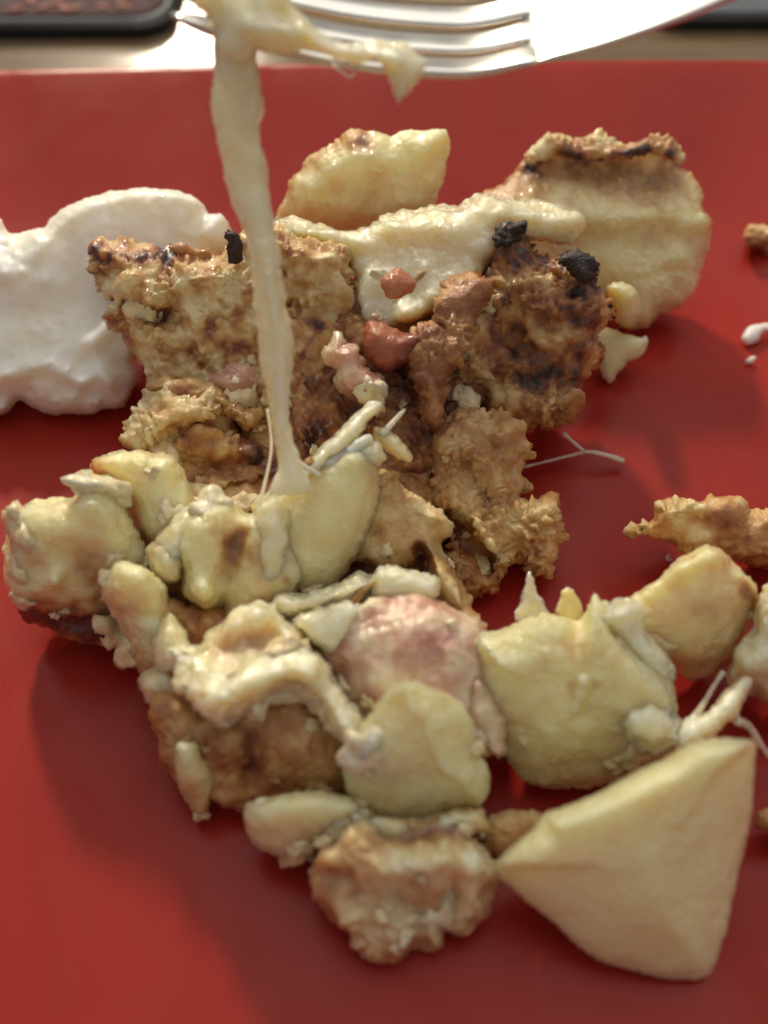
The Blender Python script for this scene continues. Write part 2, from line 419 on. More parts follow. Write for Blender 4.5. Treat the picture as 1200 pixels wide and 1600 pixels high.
# --- sour cream
_r = random.Random(5)
chunk('sour_cream', [(-40, 345), (0, 340), (8, 352), (18, 365), (40, 362), (68, 356), (80, 345), (95, 330), (120, 318), (150, 306), (190, 297), (235, 294), (275, 298), (305, 308), (320, 318), (326, 332), (342, 332), (352, 344), (358, 365), (352, 400), (310, 430), (310, 480), (270, 530), (235, 555), (215, 560), (220, 575), (220, 595), (207, 608), (203, 620), (188, 638), (160, 640), (140, 645), (90, 646), (60, 640), (40, 630), (28, 628), (18, 640), (0, 648), (-40, 655), (-90, 600), (-110, 480), (-90, 380)],
      0.031, 0.001, 'cream', T=9, Tb=14, w=7.0, rough='cream', step=3.2,
      relief=[([(60, 395), (80, 365), (115, 335), (160, 316), (230, 306), (300, 316)], 14, 1.8), ([(130, 410), (200, 380), (280, 370)], 50, -1.4), ([(-60, 480), (60, 500), (130, 480)], 40, -1.8),
              ([(-40, 585), (0, 588), (40, 572), (80, 560), (95, 575), (125, 592), (150, 578), (170, 590)], 13, 2.2), ([(142, 530), (165, 512), (185, 506), (200, 540)], 14, 2.6)]
             + [(_r.uniform(-40, 200), _r.uniform(560, 640), _r.uniform(6, 12), _r.uniform(-0.9, 1.4)) for _ in range(26)]
             + [(_r.uniform(-30, 75), _r.uniform(365, 445), _r.uniform(6, 11), _r.uniform(-0.6, 1.6)) for _ in range(22)],
      label='thick white spoonful of sour cream spread beside the browned potatoes', cat='sour cream')

# --- upper row
chunk('potato_chunk', [(432, 345), (440, 320), (448, 296), (455, 276), (472, 266), (480, 246), (500, 236), (515, 228), (535, 212), (555, 202), (575, 208), (590, 207), (610, 212), (630, 206), (665, 203), (694, 206), (702, 222), (698, 245), (688, 285), (680, 318), (672, 345), (640, 375), (560, 385), (470, 375)],
      0.041, 0.017, 'potato', T=6, Tb=12, w=5.0, p=1.4, smooth=3, amp=1.3, relief=[([(470, 300), (540, 270), (600, 262)], 30, 1.6), ([(560, 350), (620, 250), (650, 215)], 14, -0.7)],
      spots=[([(455, 270), (500, 235), (560, 208)], 18, 0.38), (572, 222, 10, 0.35), ([(440, 330), (450, 300)], 16, 0.2)], toast=0.04,
      label='pale potato chunk with browned upper edge standing behind the cheese', cat='potato')
chunk('potato_chunk', [(735, 322), (755, 298), (790, 285), (812, 255), (830, 232), (845, 215), (865, 208), (885, 212), (905, 222), (925, 208), (945, 208), (960, 222), (985, 225), (1010, 218), (1030, 212), (1055, 226), (1066, 245), (1062, 262), (1082, 282), (1098, 302), (1102, 325), (1114, 342), (1112, 365), (1106, 395), (1092, 425), (1086, 455), (1058, 480), (1030, 498), (1000, 512), (975, 510), (950, 480), (900, 450), (840, 420), (770, 390)],
      0.034, 0.003, 'potato', T=5, Tb=12, w=4.5, relief=[([(745, 318), (800, 318), (870, 332), (960, 340), (1040, 335), (1090, 345)], 28, 3.4), ([(800, 270), (900, 260), (1040, 270)], 40, -1.4), ([(960, 420), (1060, 400)], 50, 2.0), (1060, 400, 16, 1.4)],
      rough='potato', spots=[([(760, 298), (830, 285), (930, 275), (1050, 290)], 38, 0.36), ([(830, 262), (870, 225), (895, 240), (940, 242), (980, 232), (1040, 225), (1060, 250)], 11, 0.62), ([(1000, 500), (1060, 480)], 18, 0.22), ([(1100, 320), (1110, 350)], 14, 0.25)], toast=0.12, amp=1.3,
      label='large yellow potato half with grey-brown skin edge beside the dark crust', cat='potato')
chunk('potato_skin', [(812, 252), (828, 232), (845, 214), (865, 207), (885, 212), (898, 222), (922, 208), (945, 208), (958, 222), (985, 226), (1008, 220), (1030, 212), (1056, 226), (1068, 246), (1060, 258), (1040, 245), (1015, 240), (985, 248), (950, 250), (910, 244), (880, 240), (850, 248), (830, 262)],
      0.0362, 0.0325, 'crust', T=2.0, Tb=3, rough='crust', step=3, amp=0.7, toast=0.28, tn=0.35, spots=[([(880, 238), (905, 242)], 12, 0.45), ([(960, 240), (1010, 235)], 10, 0.5), (1050, 240, 9, 0.5)],
      label='curled grey-brown potato skin strip on top edge of the potato half', cat='potato skin')
chunk('cheese_topping', [(425, 350), (450, 340), (500, 352), (540, 358), (580, 350), (605, 338), (640, 330), (655, 322), (690, 318), (720, 325), (740, 312), (765, 300), (800, 306), (850, 318), (900, 332), (912, 350), (890, 375), (840, 380), (800, 385), (780, 400), (765, 425), (745, 450), (720, 470), (700, 490), (660, 505), (630, 512), (600, 515), (575, 510), (562, 500), (556, 470), (550, 430), (540, 400), (500, 385), (440, 380)],
      0.037, 0.024, 'cheese', T=7, Tb=9, w=5, rough='cheese', relief=[([(620, 345), (700, 330), (780, 318)], 22, 2.0), ([(630, 490), (680, 470), (720, 440)], 20, 2.5), ([(570, 400), (640, 390), (720, 390)], 26, -1.5), (600, 465, 22, -2.2), (700, 370, 30, 1.5)],
      spots=[([(640, 510), (690, 490), (740, 455)], 22, 0.5), ([(700, 470), (760, 430)], 22, 0.22), ([(430, 365), (480, 372)], 20, 0.22), (765, 415, 25, 0.35)], toast=0.03, tn=0.08,
      label='glossy melted cheese layer draped between the upper potato chunks', cat='cheese')
chunk('crust_piece', [(150, 378), (200, 376), (260, 388), (310, 398), (350, 392), (362, 365), (380, 360), (420, 350), (440, 362), (480, 370), (520, 372), (545, 395), (556, 440), (552, 480), (560, 520), (545, 570), (520, 640), (480, 690), (430, 690), (390, 650), (350, 630), (300, 615), (250, 610), (222, 590), (212, 550), (190, 520), (165, 495), (178, 470), (150, 450), (142, 410)],
      0.035, 0.009, 'crust', T=7, Tb=12, w=5, rough='crust', relief=[([(170, 480), (195, 450), (215, 445)], 16, 3), ([(240, 470), (290, 440), (340, 430), (400, 450)], 24, 2.6), ([(200, 475), (235, 490), (270, 505)], 9, -3.0), ([(440, 400), (520, 410), (540, 450)], 26, 2.5), ([(230, 560), (330, 560), (400, 580)], 34, -2.5), ([(430, 470), (520, 500)], 22, -2.2), (360, 585, 18, 2)],
      spots=[([(155, 392), (210, 398), (270, 402)], 14, 0.30), ([(170, 470), (210, 450)], 18, -0.35), ([(260, 460), (300, 435), (370, 440), (390, 480)], 18, -0.22), ([(200, 475), (230, 488), (262, 500)], 7, 0.35), ([(230, 570), (300, 590)], 26, -0.12), ([(470, 410), (540, 420)], 18, 0.12), ([(480, 440), (520, 450)], 16, -0.2), ([(430, 520), (540, 540)], 40, 0.18)] + [(_r.uniform(160, 540), _r.uniform(385, 640), _r.uniform(10, 24), _r.choice((-0.28, -0.2, 0.22, 0.3))) for _ in range(26)], toast=0.30, tn=0.42, tscale=3.6,
      label='large browned crumbly crust slab lying against the sour cream', cat='crust')
chunk('charred_bit', [(350, 372), (358, 360), (372, 362), (380, 378), (381, 398), (374, 412), (360, 408), (352, 392)], 0.0425, 0.0375, 'char', T=1.0, Tb=3, w=1.0, rough='crust', step=2.2, amp=0.45, rag=5,
      label='small black charred bit on crust beside the hanging cheese string', cat='crust')
fcr = chunk('crust_piece', [(772, 362), (795, 348), (822, 352), (828, 378), (845, 395), (868, 398), (895, 388), (925, 402), (936, 415), (930, 450), (945, 470), (952, 495), (940, 520), (938, 560), (920, 580), (905, 610), (898, 640), (880, 662), (860, 678), (840, 668), (820, 672), (790, 665), (750, 660), (720, 640), (695, 610), (685, 580), (700, 545), (715, 500), (735, 470), (755, 440), (768, 410)],
      0.037, 0.006, 'crust', T=8, Tb=12, w=6, rough='crust', relief=[([(740, 480), (735, 540), (725, 600)], 20, 2.8), (815, 530, 22, -3.5), ([(790, 590), (860, 585)], 24, -2.0), ([(800, 470), (900, 470)], 26, 1.6), ([(780, 640), (860, 640)], 24, 1.6), ([(840, 400), (860, 430)], 10, -1.8)],
      spots=[([(790, 355), (800, 385), (830, 400)], 24, 0.34), ([(890, 395), (925, 415), (915, 440)], 16, 0.5), (815, 530, 22, 0.36), (775, 535, 14, 0.2), ([(840, 585), (880, 580)], 16, 0.2), ([(750, 480), (745, 520), (730, 560)], 18, -0.28), ([(705, 590), (715, 620)], 16, -0.28), ([(780, 620), (840, 630)], 26, -0.1), (890, 500, 14, 0.15)] + [(_r.uniform(700, 930), _r.uniform(430, 660), _r.uniform(9, 20), _r.choice((-0.25, -0.18, 0.2, 0.28))) for _ in range(20)], toast=0.50, tn=0.36, tscale=3.2, amp=1.0,
      label='dark roasted crust lump with blackened tips in front of yellow potato half', cat='crust')
chunk('charred_tip', [(772, 360), (780, 350), (800, 350), (818, 346), (822, 356), (812, 372), (795, 385), (778, 382), (768, 370)], 0.0395, 0.0372, 'char', T=1.3, Tb=3, w=1.0, rough='crust', step=2.2, amp=0.5, toast=0.3, tn=0.4, rag=7, parent=fcr)
chunk('charred_tip', [(868, 398), (885, 392), (905, 388), (918, 396), (934, 404), (932, 418), (922, 440), (905, 434), (888, 420), (872, 412)], 0.0378, 0.0350, 'char', T=2.3, Tb=3, w=1.2, rough='crust', step=2.2, amp=0.5, toast=0.3, tn=0.4, rag=7, parent=fcr)
chunk('potato_flake', [(932, 520), (950, 512), (965, 516), (985, 524), (1010, 528), (1014, 540), (1000, 560), (980, 568), (962, 590), (950, 602), (940, 590), (932, 565), (920, 545)], 0.010, 0.001, 'potato', T=2.0, Tb=4, step=3,
      label='small pale potato flake leaning under the dark crust on plate', cat='potato')
chunk('potato_flake', [(948, 448), (962, 440), (985, 448), (1000, 470), (998, 500), (985, 512), (965, 505), (955, 490), (950, 470)], 0.022, 0.010, 'potato', T=7, Tb=3, step=3, w=2,
      label='pale potato flake stuck on front of the yellow potato half', cat='potato')
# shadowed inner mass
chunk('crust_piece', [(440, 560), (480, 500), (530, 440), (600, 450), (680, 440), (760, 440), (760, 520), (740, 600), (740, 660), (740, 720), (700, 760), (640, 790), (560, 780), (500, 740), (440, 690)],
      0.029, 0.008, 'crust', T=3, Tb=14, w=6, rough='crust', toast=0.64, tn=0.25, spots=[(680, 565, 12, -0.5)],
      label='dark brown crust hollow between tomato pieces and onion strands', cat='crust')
chunk('tomato_piece', [(566, 520), (575, 506), (595, 504), (615, 514), (640, 520), (665, 530), (660, 550), (640, 570), (610, 580), (580, 572), (566, 550)], 0.031, 0.025, 'tomato', T=4, Tb=6, rough='cheese', amp=0.7, step=3, toast=0.25, spots=[([(640, 530), (640, 570)], 22, 0.35), ([(580, 575), (620, 580)], 14, 0.3)],
      label='soft red tomato piece tucked under the melted cheese', cat='tomato')
chunk('tomato_piece', [(597, 440), (605, 428), (622, 422), (638, 432), (650, 440), (640, 455), (625, 462), (612, 470), (602, 462)], 0.0405, 0.0375, 'tomato', T=1.6, Tb=3, rough='cheese', amp=0.5, step=3, toast=0.12,
      label='small bright red tomato bit sitting on the melted cheese', cat='tomato')
chunk('ham_piece', [(503, 552), (515, 535), (522, 520), (532, 524), (538, 540), (555, 540), (565, 560), (575, 580), (598, 590), (605, 610), (590, 632), (565, 635), (548, 622), (535, 608), (525, 592), (530, 575), (515, 565)], 0.0315, 0.0225, 'ham', T=5, Tb=5, rough='mash', step=3, amp=0.6, toast=0.45, tn=0.3, spots=[([(505, 550), (525, 525)], 10, -0.4), ([(560, 625), (600, 620)], 18, 0.5), (528, 585, 9, -0.45)],
      label='small pink and brown ham scrap below the red tomato piece', cat='ham')

# --- left and centre
chunk('potato_hash', [(150, 760), (215, 700), (330, 640), (480, 640), (620, 680), (690, 760), (690, 880), (740, 960), (750, 1100), (730, 1230), (690, 1270), (600, 1290), (500, 1310), (400, 1290), (330, 1220), (300, 1180), (262, 1080), (210, 1000), (170, 900)],
      0.013, 0.003, 'crust', T=3, Tb=10, w=8, rough='mash', step=4.5, toast=0.48, tn=0.25,
      label='browned potato hash packed under the middle of the heap', cat='potato')
chunk('crust_piece', [(186, 690), (195, 668), (205, 645), (215, 628), (232, 605), (255, 594), (280, 600), (310, 603), (335, 615), (355, 640), (365, 662), (400, 690), (445, 705), (450, 735), (420, 745), (380, 760), (330, 778), (300, 760), (290, 730), (250, 715), (215, 705)],
      0.021, 0.007, 'crust', T=7, Tb=9, w=5, rough='crust', amp=1.1, toast=0.12, tn=0.22, relief=[([(230, 680), (270, 650), (330, 640)], 18, 1.8), ([(250, 690), (310, 665), (350, 655)], 9, -1.6), ([(300, 755), (370, 752), (440, 735)], 9, 2.6), ([(330, 735), (410, 720)], 14, -2.5)],
      spots=[([(300, 690), (340, 680), (420, 690)], 26, 0.3), ([(340, 735), (420, 715)], 22, 0.45), ([(380, 650), (390, 700)], 22, 0.3), ([(255, 680), (310, 660)], 9, 0.18), ([(310, 765), (380, 755), (440, 735)], 10, 0.32)],
      label='pale crumbly breaded crust chunk below the sour cream', cat='crust')
chunk('ham_piece', [(330, 590), (345, 575), (365, 565), (385, 562), (398, 575), (400, 600), (385, 625), (365, 640), (345, 645), (338, 620)], 0.0245, 0.0165, 'ham', T=3, Tb=6, rough='crust', amp=0.8, step=3, toast=0.55, tn=0.25,
      label='pinkish browned ham lump between two crust pieces near cheese string', cat='ham')
chunk('potato_chunk', [(138, 722), (155, 710), (180, 703), (210, 702), (240, 705), (268, 712), (285, 730), (296, 755), (305, 785), (312, 810), (300, 835), (275, 850), (250, 858), (225, 850), (205, 820), (190, 790), (175, 765), (150, 750)],
      0.026, 0.014, 'potato', T=8, Tb=9, w=7, relief=[([(150, 725), (210, 715), (250, 720)], 18, 1.4), ([(170, 745), (195, 775), (210, 810)], 12, -1.6)], spots=[([(160, 740), (190, 770), (215, 820), (240, 850)], 16, 0.3), ([(140, 735), (160, 750)], 16, 0.2)], toast=0.06,
      label='rounded golden potato chunk between breaded crust and left potato', cat='potato')
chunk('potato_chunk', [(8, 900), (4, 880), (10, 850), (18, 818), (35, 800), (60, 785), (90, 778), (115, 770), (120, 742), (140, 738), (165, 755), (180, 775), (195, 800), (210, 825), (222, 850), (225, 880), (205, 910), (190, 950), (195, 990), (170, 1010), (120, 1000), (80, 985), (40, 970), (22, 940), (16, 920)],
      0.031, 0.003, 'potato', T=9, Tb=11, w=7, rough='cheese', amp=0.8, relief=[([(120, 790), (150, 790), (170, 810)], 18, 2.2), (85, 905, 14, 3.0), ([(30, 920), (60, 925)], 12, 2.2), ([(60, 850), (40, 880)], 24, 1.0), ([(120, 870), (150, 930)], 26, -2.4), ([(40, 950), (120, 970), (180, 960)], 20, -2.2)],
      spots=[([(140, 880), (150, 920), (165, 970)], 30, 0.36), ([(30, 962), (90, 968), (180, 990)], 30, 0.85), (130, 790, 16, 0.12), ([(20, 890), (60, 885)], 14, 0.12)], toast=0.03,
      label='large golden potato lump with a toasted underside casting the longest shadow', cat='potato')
chunk('potato_chunk', [(163, 930), (168, 905), (178, 880), (200, 876), (225, 880), (245, 895), (258, 920), (266, 950), (275, 975), (282, 1005), (278, 1040), (262, 1065), (245, 1078), (232, 1070), (215, 1045), (198, 1020), (190, 990), (178, 960)],
      0.0265, 0.006, 'potato', T=7, Tb=8, w=6, rough='potato', amp=1.3, relief=[([(190, 960), (260, 960)], 12, -1.2), ([(200, 900), (230, 920)], 20, 1.0)], spots=[([(210, 1030), (245, 1060)], 26, 0.26), ([(170, 930), (190, 980)], 12, 0.15)], toast=0.08,
      label='oblong potato piece hanging down beside the toasted potato lump', cat='potato')
chunk('potato_chunk', [(272, 870), (275, 845), (285, 820), (305, 800), (320, 783), (345, 778), (370, 782), (390, 800), (420, 805), (450, 820), (470, 860), (475, 900), (460, 940), (430, 965), (390, 968), (358, 965), (352, 945), (325, 960), (300, 945), (285, 925), (285, 895)],
      0.0265, 0.013, 'potato', T=7, Tb=9, w=6, rough='cheese', amp=0.75, relief=[([(315, 810), (290, 860), (320, 920)], 20, 2.0), (320, 925, 22, 2.0), ([(370, 840), (360, 900)], 18, -2.2), ([(345, 940), (352, 900)], 10, -1.5)],
      spots=[([(365, 840), (360, 880)], 18, 0.38), ([(390, 850), (420, 890), (400, 940)], 34, 0.28), (445, 905, 7, 0.3), ([(300, 930), (330, 945)], 14, 0.12)], toast=0.07,
      label='cheesy potato lump with brown-stained face left of the string end', cat='potato')
chunk('potato_chunk', [(390, 790), (405, 775), (430, 768), (450, 752), (475, 738), (500, 720), (530, 700), (560, 690), (585, 700), (596, 725), (598, 760), (590, 800), (578, 840), (560, 870), (545, 895), (520, 920), (490, 938), (455, 940), (425, 920), (405, 880), (398, 830)],
      0.0295, 0.010, 'potato', T=9, Tb=10, w=8, relief=[([(400, 785), (460, 762), (540, 720)], 18, 1.2)], spots=[([(395, 790), (430, 780)], 12, 0.16), (445, 905, 12, 0.3), ([(420, 880), (440, 930)], 26, 0.26), ([(580, 740), (590, 800)], 14, 0.18), (535, 745, 12, 0.1)], toast=0.06,
      label='big smooth yellow potato chunk where the hanging cheese string lands', cat='potato')
chunk('onion_shred', [(465, 742), (480, 722), (500, 700), (525, 678), (548, 655), (562, 640), (575, 630), (600, 628), (592, 645), (575, 658), (560, 680), (540, 700), (515, 718), (490, 740), (475, 752)], 0.0335, 0.0305, 'cheese', T=2.2, Tb=2.5, rough='strand', step=3, toast=0.02,
      label='wide pale onion shred stretched up from the cheese string end', cat='onion')
cord('onion_shred', [(545, 712, 0.032), (560, 695, 0.033), (580, 683, 0.033)], [1.0, 1.2, 0.7], 'cheese', label='short white onion shred lying on the big smooth potato chunk', cat='onion')
cord('onion_shred', [(596, 680, 0.0315), (612, 662, 0.031), (632, 640, 0.030)], [0.9, 0.6, 0.3], 'cheese', toast=0.2, label='thin brownish onion shred pointing up into the dark crust hollow', cat='onion')
chunk('onion_shred', [(585, 668), (605, 672), (625, 690), (642, 712), (640, 722), (620, 715), (600, 700), (588, 690)], 0.031, 0.027, 'cheese', T=2, Tb=3, rough='strand', step=3, toast=0.2,
      label='flat tan onion shred behind the big smooth potato chunk', cat='onion')
# shredded brown centre-right
chunk('crust_piece', [(690, 660), (730, 640), (780, 645), (815, 660), (825, 690), (838, 710), (825, 725), (815, 745), (832, 755), (815, 765), (812, 778), (835, 780), (858, 775), (878, 790), (882, 820), (875, 850), (872, 885), (858, 905), (835, 898), (822, 880), (800, 880), (782, 905), (770, 930), (745, 938), (720, 925), (700, 900), (690, 860), (680, 800), (672, 740), (678, 690)],
      0.019, 0.002, 'crust', T=6, Tb=9, w=4, rough='crust', amp=1.0, toast=0.36, tn=0.22, relief=[([(705, 780), (740, 810), (780, 870)], 13, 3.2), ([(700, 800), (730, 845), (760, 880)], 13, -4.0), ([(700, 700), (770, 710)], 24, 1.6), ([(790, 800), (850, 810)], 28, 1.4), ([(730, 740), (760, 780)], 12, -2.0)],
      spots=[([(705, 785), (740, 815), (780, 870)], 11, -0.24), ([(700, 805), (730, 850), (765, 890)], 12, 0.2), ([(770, 690), (790, 720)], 12, 0.15), ([(840, 810), (865, 850)], 22, -0.1), (765, 820, 7, -0.25)],
      label='shredded orange-brown crust piece with ragged right edge over bare plate', cat='crust')
chunk('onion_shred', [(570, 750), (600, 735), (615, 745), (630, 770), (660, 785), (690, 795), (712, 820), (705, 840), (690, 842), (700, 870), (725, 905), (745, 945), (750, 975), (720, 985), (690, 950), (670, 905), (660, 870), (640, 880), (600, 890), (560, 880), (560, 840), (575, 800)],
      0.022, 0.010, 'crust', T=5, Tb=9, w=4, rough='mash', amp=0.8, toast=0.22, tn=0.16, relief=[([(605, 745), (640, 790), (690, 810)], 14, 1.8), ([(668, 850), (690, 900), (730, 965)], 14, 2.2), ([(655, 860), (680, 925)], 9, -2.5), ([(640, 780), (630, 740)], 14, -1.5)],
      spots=[([(655, 855), (680, 920)], 9, 0.35), ([(600, 840), (640, 860)], 22, 0.12), ([(650, 790), (700, 815)], 14, -0.15)],
      label='tangle of browned onion shreds right of the big smooth potato', cat='onion')
# --- lower middle
chunk('potato_bit', [(578, 905), (585, 888), (605, 882), (640, 888), (670, 900), (686, 908), (690, 930), (660, 945), (610, 942), (582, 930)], 0.0245, 0.021, 'cheese', T=3.5, Tb=5, rough='cheese', amp=0.6, step=3, toast=0.03,
      label='small pale yellow potato bit on the upper edge of ham', cat='potato')
chunk('potato_bit', [(490, 938), (510, 918), (545, 908), (575, 912), (575, 930), (545, 945), (500, 958)], 0.021, 0.0185, 'cheese', T=3, Tb=5, rough='potato', step=3, toast=0.06,
      label='thin pale potato sliver between big potato chunk and ham', cat='potato')
chunk('ham_piece', [(450, 985), (470, 960), (510, 955), (560, 945), (585, 930), (640, 928), (690, 935), (730, 955), (760, 975), (770, 1010), (765, 1060), (755, 1110), (775, 1150), (765, 1180), (720, 1180), (640, 1170), (580, 1150), (545, 1110), (520, 1060), (490, 1020)],
      0.0225, 0.012, 'ham', T=6, Tb=10, w=5, rough='mash', amp=0.6, toast=0.32, tn=0.34, tscale=4, relief=[([(480, 965), (530, 958), (575, 945)], 11, 1.8), ([(540, 1060), (560, 1110)], 20, -2.2), (640, 1000, 40, 1.2)],
      spots=[([(455, 975), (520, 962), (580, 940)], 14, -0.35), ([(530, 1000), (545, 1060), (560, 1110)], 24, 0.22), ([(650, 950), (670, 1020)], 30, 0.12), ([(710, 1030), (730, 1060)], 20, -0.1), ([(640, 1010), (600, 1060)], 18, -0.12), (750, 1150, 26, -0.1)],
      label='moist pink slab of cooked ham in the middle of the heap', cat='ham')
chunk('cheese_mash', [(268, 1040), (270, 1022), (290, 1010), (315, 1008), (325, 985), (350, 965), (375, 950), (405, 938), (430, 945), (450, 965), (470, 985), (490, 1010), (515, 1035), (530, 1065), (545, 1100), (560, 1130), (590, 1160), (570, 1200), (545, 1190), (530, 1160), (500, 1120), (460, 1090), (420, 1100), (390, 1120), (360, 1135), (330, 1130), (310, 1115), (295, 1085), (272, 1080)],
      0.0235, 0.0175, 'cheese', T=7, Tb=8, w=5, rough='mash', amp=0.8, toast=0.06, tn=0.12, relief=[([(300, 1090), (360, 1080), (440, 1050), (490, 1030)], 22, 2.4), ([(350, 1020), (420, 1000)], 24, -3.6), (400, 955, 20, 2.2), ([(480, 1060), (540, 1130)], 18, 1.8)],
      spots=[([(350, 1010), (400, 1010)], 28, 0.34), ([(280, 1060), (300, 1050)], 20, 0.14), (320, 1085, 8, 0.4), ([(400, 1095), (460, 1085)], 14, 0.15)],
      label='lumpy pale melted cheese ridge over the brown meat on the left', cat='cheese')
chunk('crust_piece', [(235, 960), (265, 945), (300, 940), (350, 950), (380, 990), (370, 1040), (330, 1060), (290, 1050), (262, 1030), (250, 1000)], 0.016, 0.008, 'crust', T=3, Tb=8, rough='mash', toast=0.5, tn=0.2,
      label='small brown crust patch in the gap between oblong potato and cheese', cat='crust')
chunk('meat_piece', [(232, 1120), (245, 1095), (270, 1082), (310, 1100), (360, 1110), (420, 1080), (480, 1080), (530, 1120), (560, 1170), (560, 1230), (530, 1262), (470, 1262), (410, 1255), (370, 1262), (330, 1250), (300, 1240), (270, 1215), (245, 1195), (235, 1160)],
      0.0165, 0.002, 'crust', T=6, Tb=8, w=6, rough='mash', amp=0.7, toast=0.44, tn=0.22, relief=[([(400, 1150), (390, 1220)], 18, -2.6), (470, 1180, 45, 2.0)], spots=[([(395, 1150), (385, 1220)], 16, 0.2), ([(240, 1150), (260, 1110)], 20, 0.05)],
      label='grey-brown meat piece shaded under the melted cheese ridge', cat='meat')
chunk('potato_bit', [(270, 1165), (285, 1158), (305, 1158), (318, 1175), (330, 1200), (335, 1225), (328, 1255), (318, 1275), (302, 1270), (292, 1250), (275, 1230), (268, 1200)], 0.0145, 0.002, 'potato', T=5, Tb=4, step=3, rough='cheese', amp=0.6, toast=0.2, spots=[([(275, 1165), (290, 1190)], 12, -0.2), ([(300, 1240), (320, 1265)], 20, 0.15)],
      label='small golden potato bit in front of the shaded meat piece', cat='potato')
chunk('potato_chunk', [(540, 1190), (548, 1160), (562, 1135), (585, 1105), (605, 1075), (630, 1060), (655, 1062), (675, 1075), (700, 1085), (718, 1098), (735, 1120), (742, 1150), (752, 1180), (762, 1205), (765, 1235), (750, 1258), (728, 1262), (700, 1275), (660, 1285), (620, 1285), (575, 1272), (548, 1240)],
      0.0285, 0.009, 'potato', T=7, Tb=10, w=4.5, p=1.3, smooth=3, rough='potato', relief=[([(600, 1090), (640, 1070), (690, 1088)], 12, 1.2), ([(670, 1150), (690, 1200), (740, 1240)], 8, 0.8)], spots=[([(690, 1170), (740, 1230)], 18, -0.06), ([(560, 1230), (640, 1280)], 26, 0.1), (710, 1150, 8, 0.15)], toast=0.05,
      label='pointed yellow potato chunk sitting in front of the pink ham', cat='potato')
chunk('potato_chunk', [(730, 1010), (735, 992), (750, 985), (775, 990), (805, 975), (830, 965), (855, 958), (880, 965), (905, 970), (922, 945), (928, 922), (940, 938), (955, 950), (975, 985), (1000, 1010), (1025, 1035), (1050, 1065), (1058, 1090), (1065, 1130), (1070, 1160), (1040, 1185), (990, 1205), (940, 1222), (890, 1232), (840, 1232), (810, 1215), (790, 1185), (775, 1150), (750, 1110), (733, 1060)],
      0.0275, 0.003, 'potato', T=9, Tb=10, w=6.5, p=1.35, smooth=3, rough='potato', amp=1.3, relief=[([(740, 1000), (800, 990), (880, 980)], 22, 1.5), ([(905, 980), (900, 1060), (905, 1110)], 14, -1.6), ([(935, 1000), (990, 1060), (1040, 1090)], 22, 2.2), (1010, 1140, 40, 2.2), ([(908, 1065), (900, 1110)], 7, 1.8), ([(920, 940), (930, 985)], 10, 1.6)],
      spots=[([(890, 1010), (935, 1020)], 18, 0.14), (890, 1070, 7, 0.2), (927, 1072, 6, 0.25), ([(940, 1080), (1000, 1090)], 18, 0.08), ([(860, 1220), (970, 1210)], 22, 0.1)], toast=0.04,
      label='large yellow potato chunk with a cheesy peak at the heap\'s right side', cat='potato')
chunk('potato_wedge', [(775, 1345), (800, 1320), (830, 1295), (850, 1270), (890, 1255), (940, 1235), (985, 1212), (1030, 1190), (1070, 1165), (1100, 1155), (1135, 1152), (1170, 1155), (1182, 1165), (1178, 1210), (1172, 1270), (1162, 1330), (1148, 1390), (1138, 1440), (1125, 1490), (1112, 1520), (1085, 1530), (1040, 1528), (990, 1518), (945, 1505), (905, 1480), (870, 1445), (830, 1415), (795, 1385), (778, 1368)],
      0.0275, 0.0015, 'potato', T=7, Tb=12, w=3.0, p=1.5, wb=6.0, smooth=5, rough='smooth', amp=0.7, rag=1.6, relief=[([(800, 1345), (900, 1292), (1000, 1248), (1100, 1200), (1170, 1188)], 30, 0.6)], spots=[(1145, 1265, 14, 0.12), ([(820, 1350), (900, 1300)], 16, 0.04), ([(920, 1500), (1050, 1525)], 24, 0.08)], toast=0.05, tn=0.05,
      label='big clean-cut wedge of boiled potato, smooth and pointed at one end', cat='potato')
chunk('potato_bit', [(378, 1270), (385, 1252), (410, 1248), (450, 1242), (500, 1238), (550, 1245), (570, 1265), (560, 1290), (530, 1310), (500, 1330), (470, 1345), (440, 1340), (405, 1325), (385, 1305)], 0.0155, 0.003, 'potato', T=6, Tb=6, w=4, rough='potato', toast=0.05, spots=[([(480, 1320), (550, 1290)], 26, 0.26)],
      label='wet pale potato end poking out under the shaded meat', cat='potato')
chunk('cheese_mash', [(480, 1345), (510, 1320), (540, 1300), (575, 1285), (630, 1288), (690, 1282), (720, 1275), (735, 1300), (755, 1330), (780, 1350), (785, 1370), (770, 1400), (750, 1430), (725, 1465), (712, 1468), (700, 1450), (698, 1480), (690, 1498), (650, 1490), (600, 1500), (570, 1490), (555, 1465), (525, 1440), (500, 1415), (485, 1390)],
      0.0155, 0.001, 'cheese', T=6, Tb=8, w=5, rough='mash', amp=1.0, toast=0.38, tn=0.26, relief=[([(600, 1360), (690, 1350)], 18, 2.0), ([(705, 1380), (702, 1450)], 9, -2.8), ([(730, 1340), (740, 1400)], 20, 2.0), ([(540, 1330), (560, 1400)], 18, -1.4), ([(590, 1305), (700, 1300)], 14, -2.4)],
      spots=[([(600, 1310), (700, 1305)], 18, 0.22), ([(610, 1365), (690, 1350)], 16, -0.14), ([(735, 1350), (740, 1420)], 22, -0.14), ([(520, 1400), (560, 1350)], 22, 0.15), ([(570, 1450), (660, 1470)], 30, 0.06)],
      label='crumbly cheesy potato mash in front of the pointed yellow potato', cat='mash')
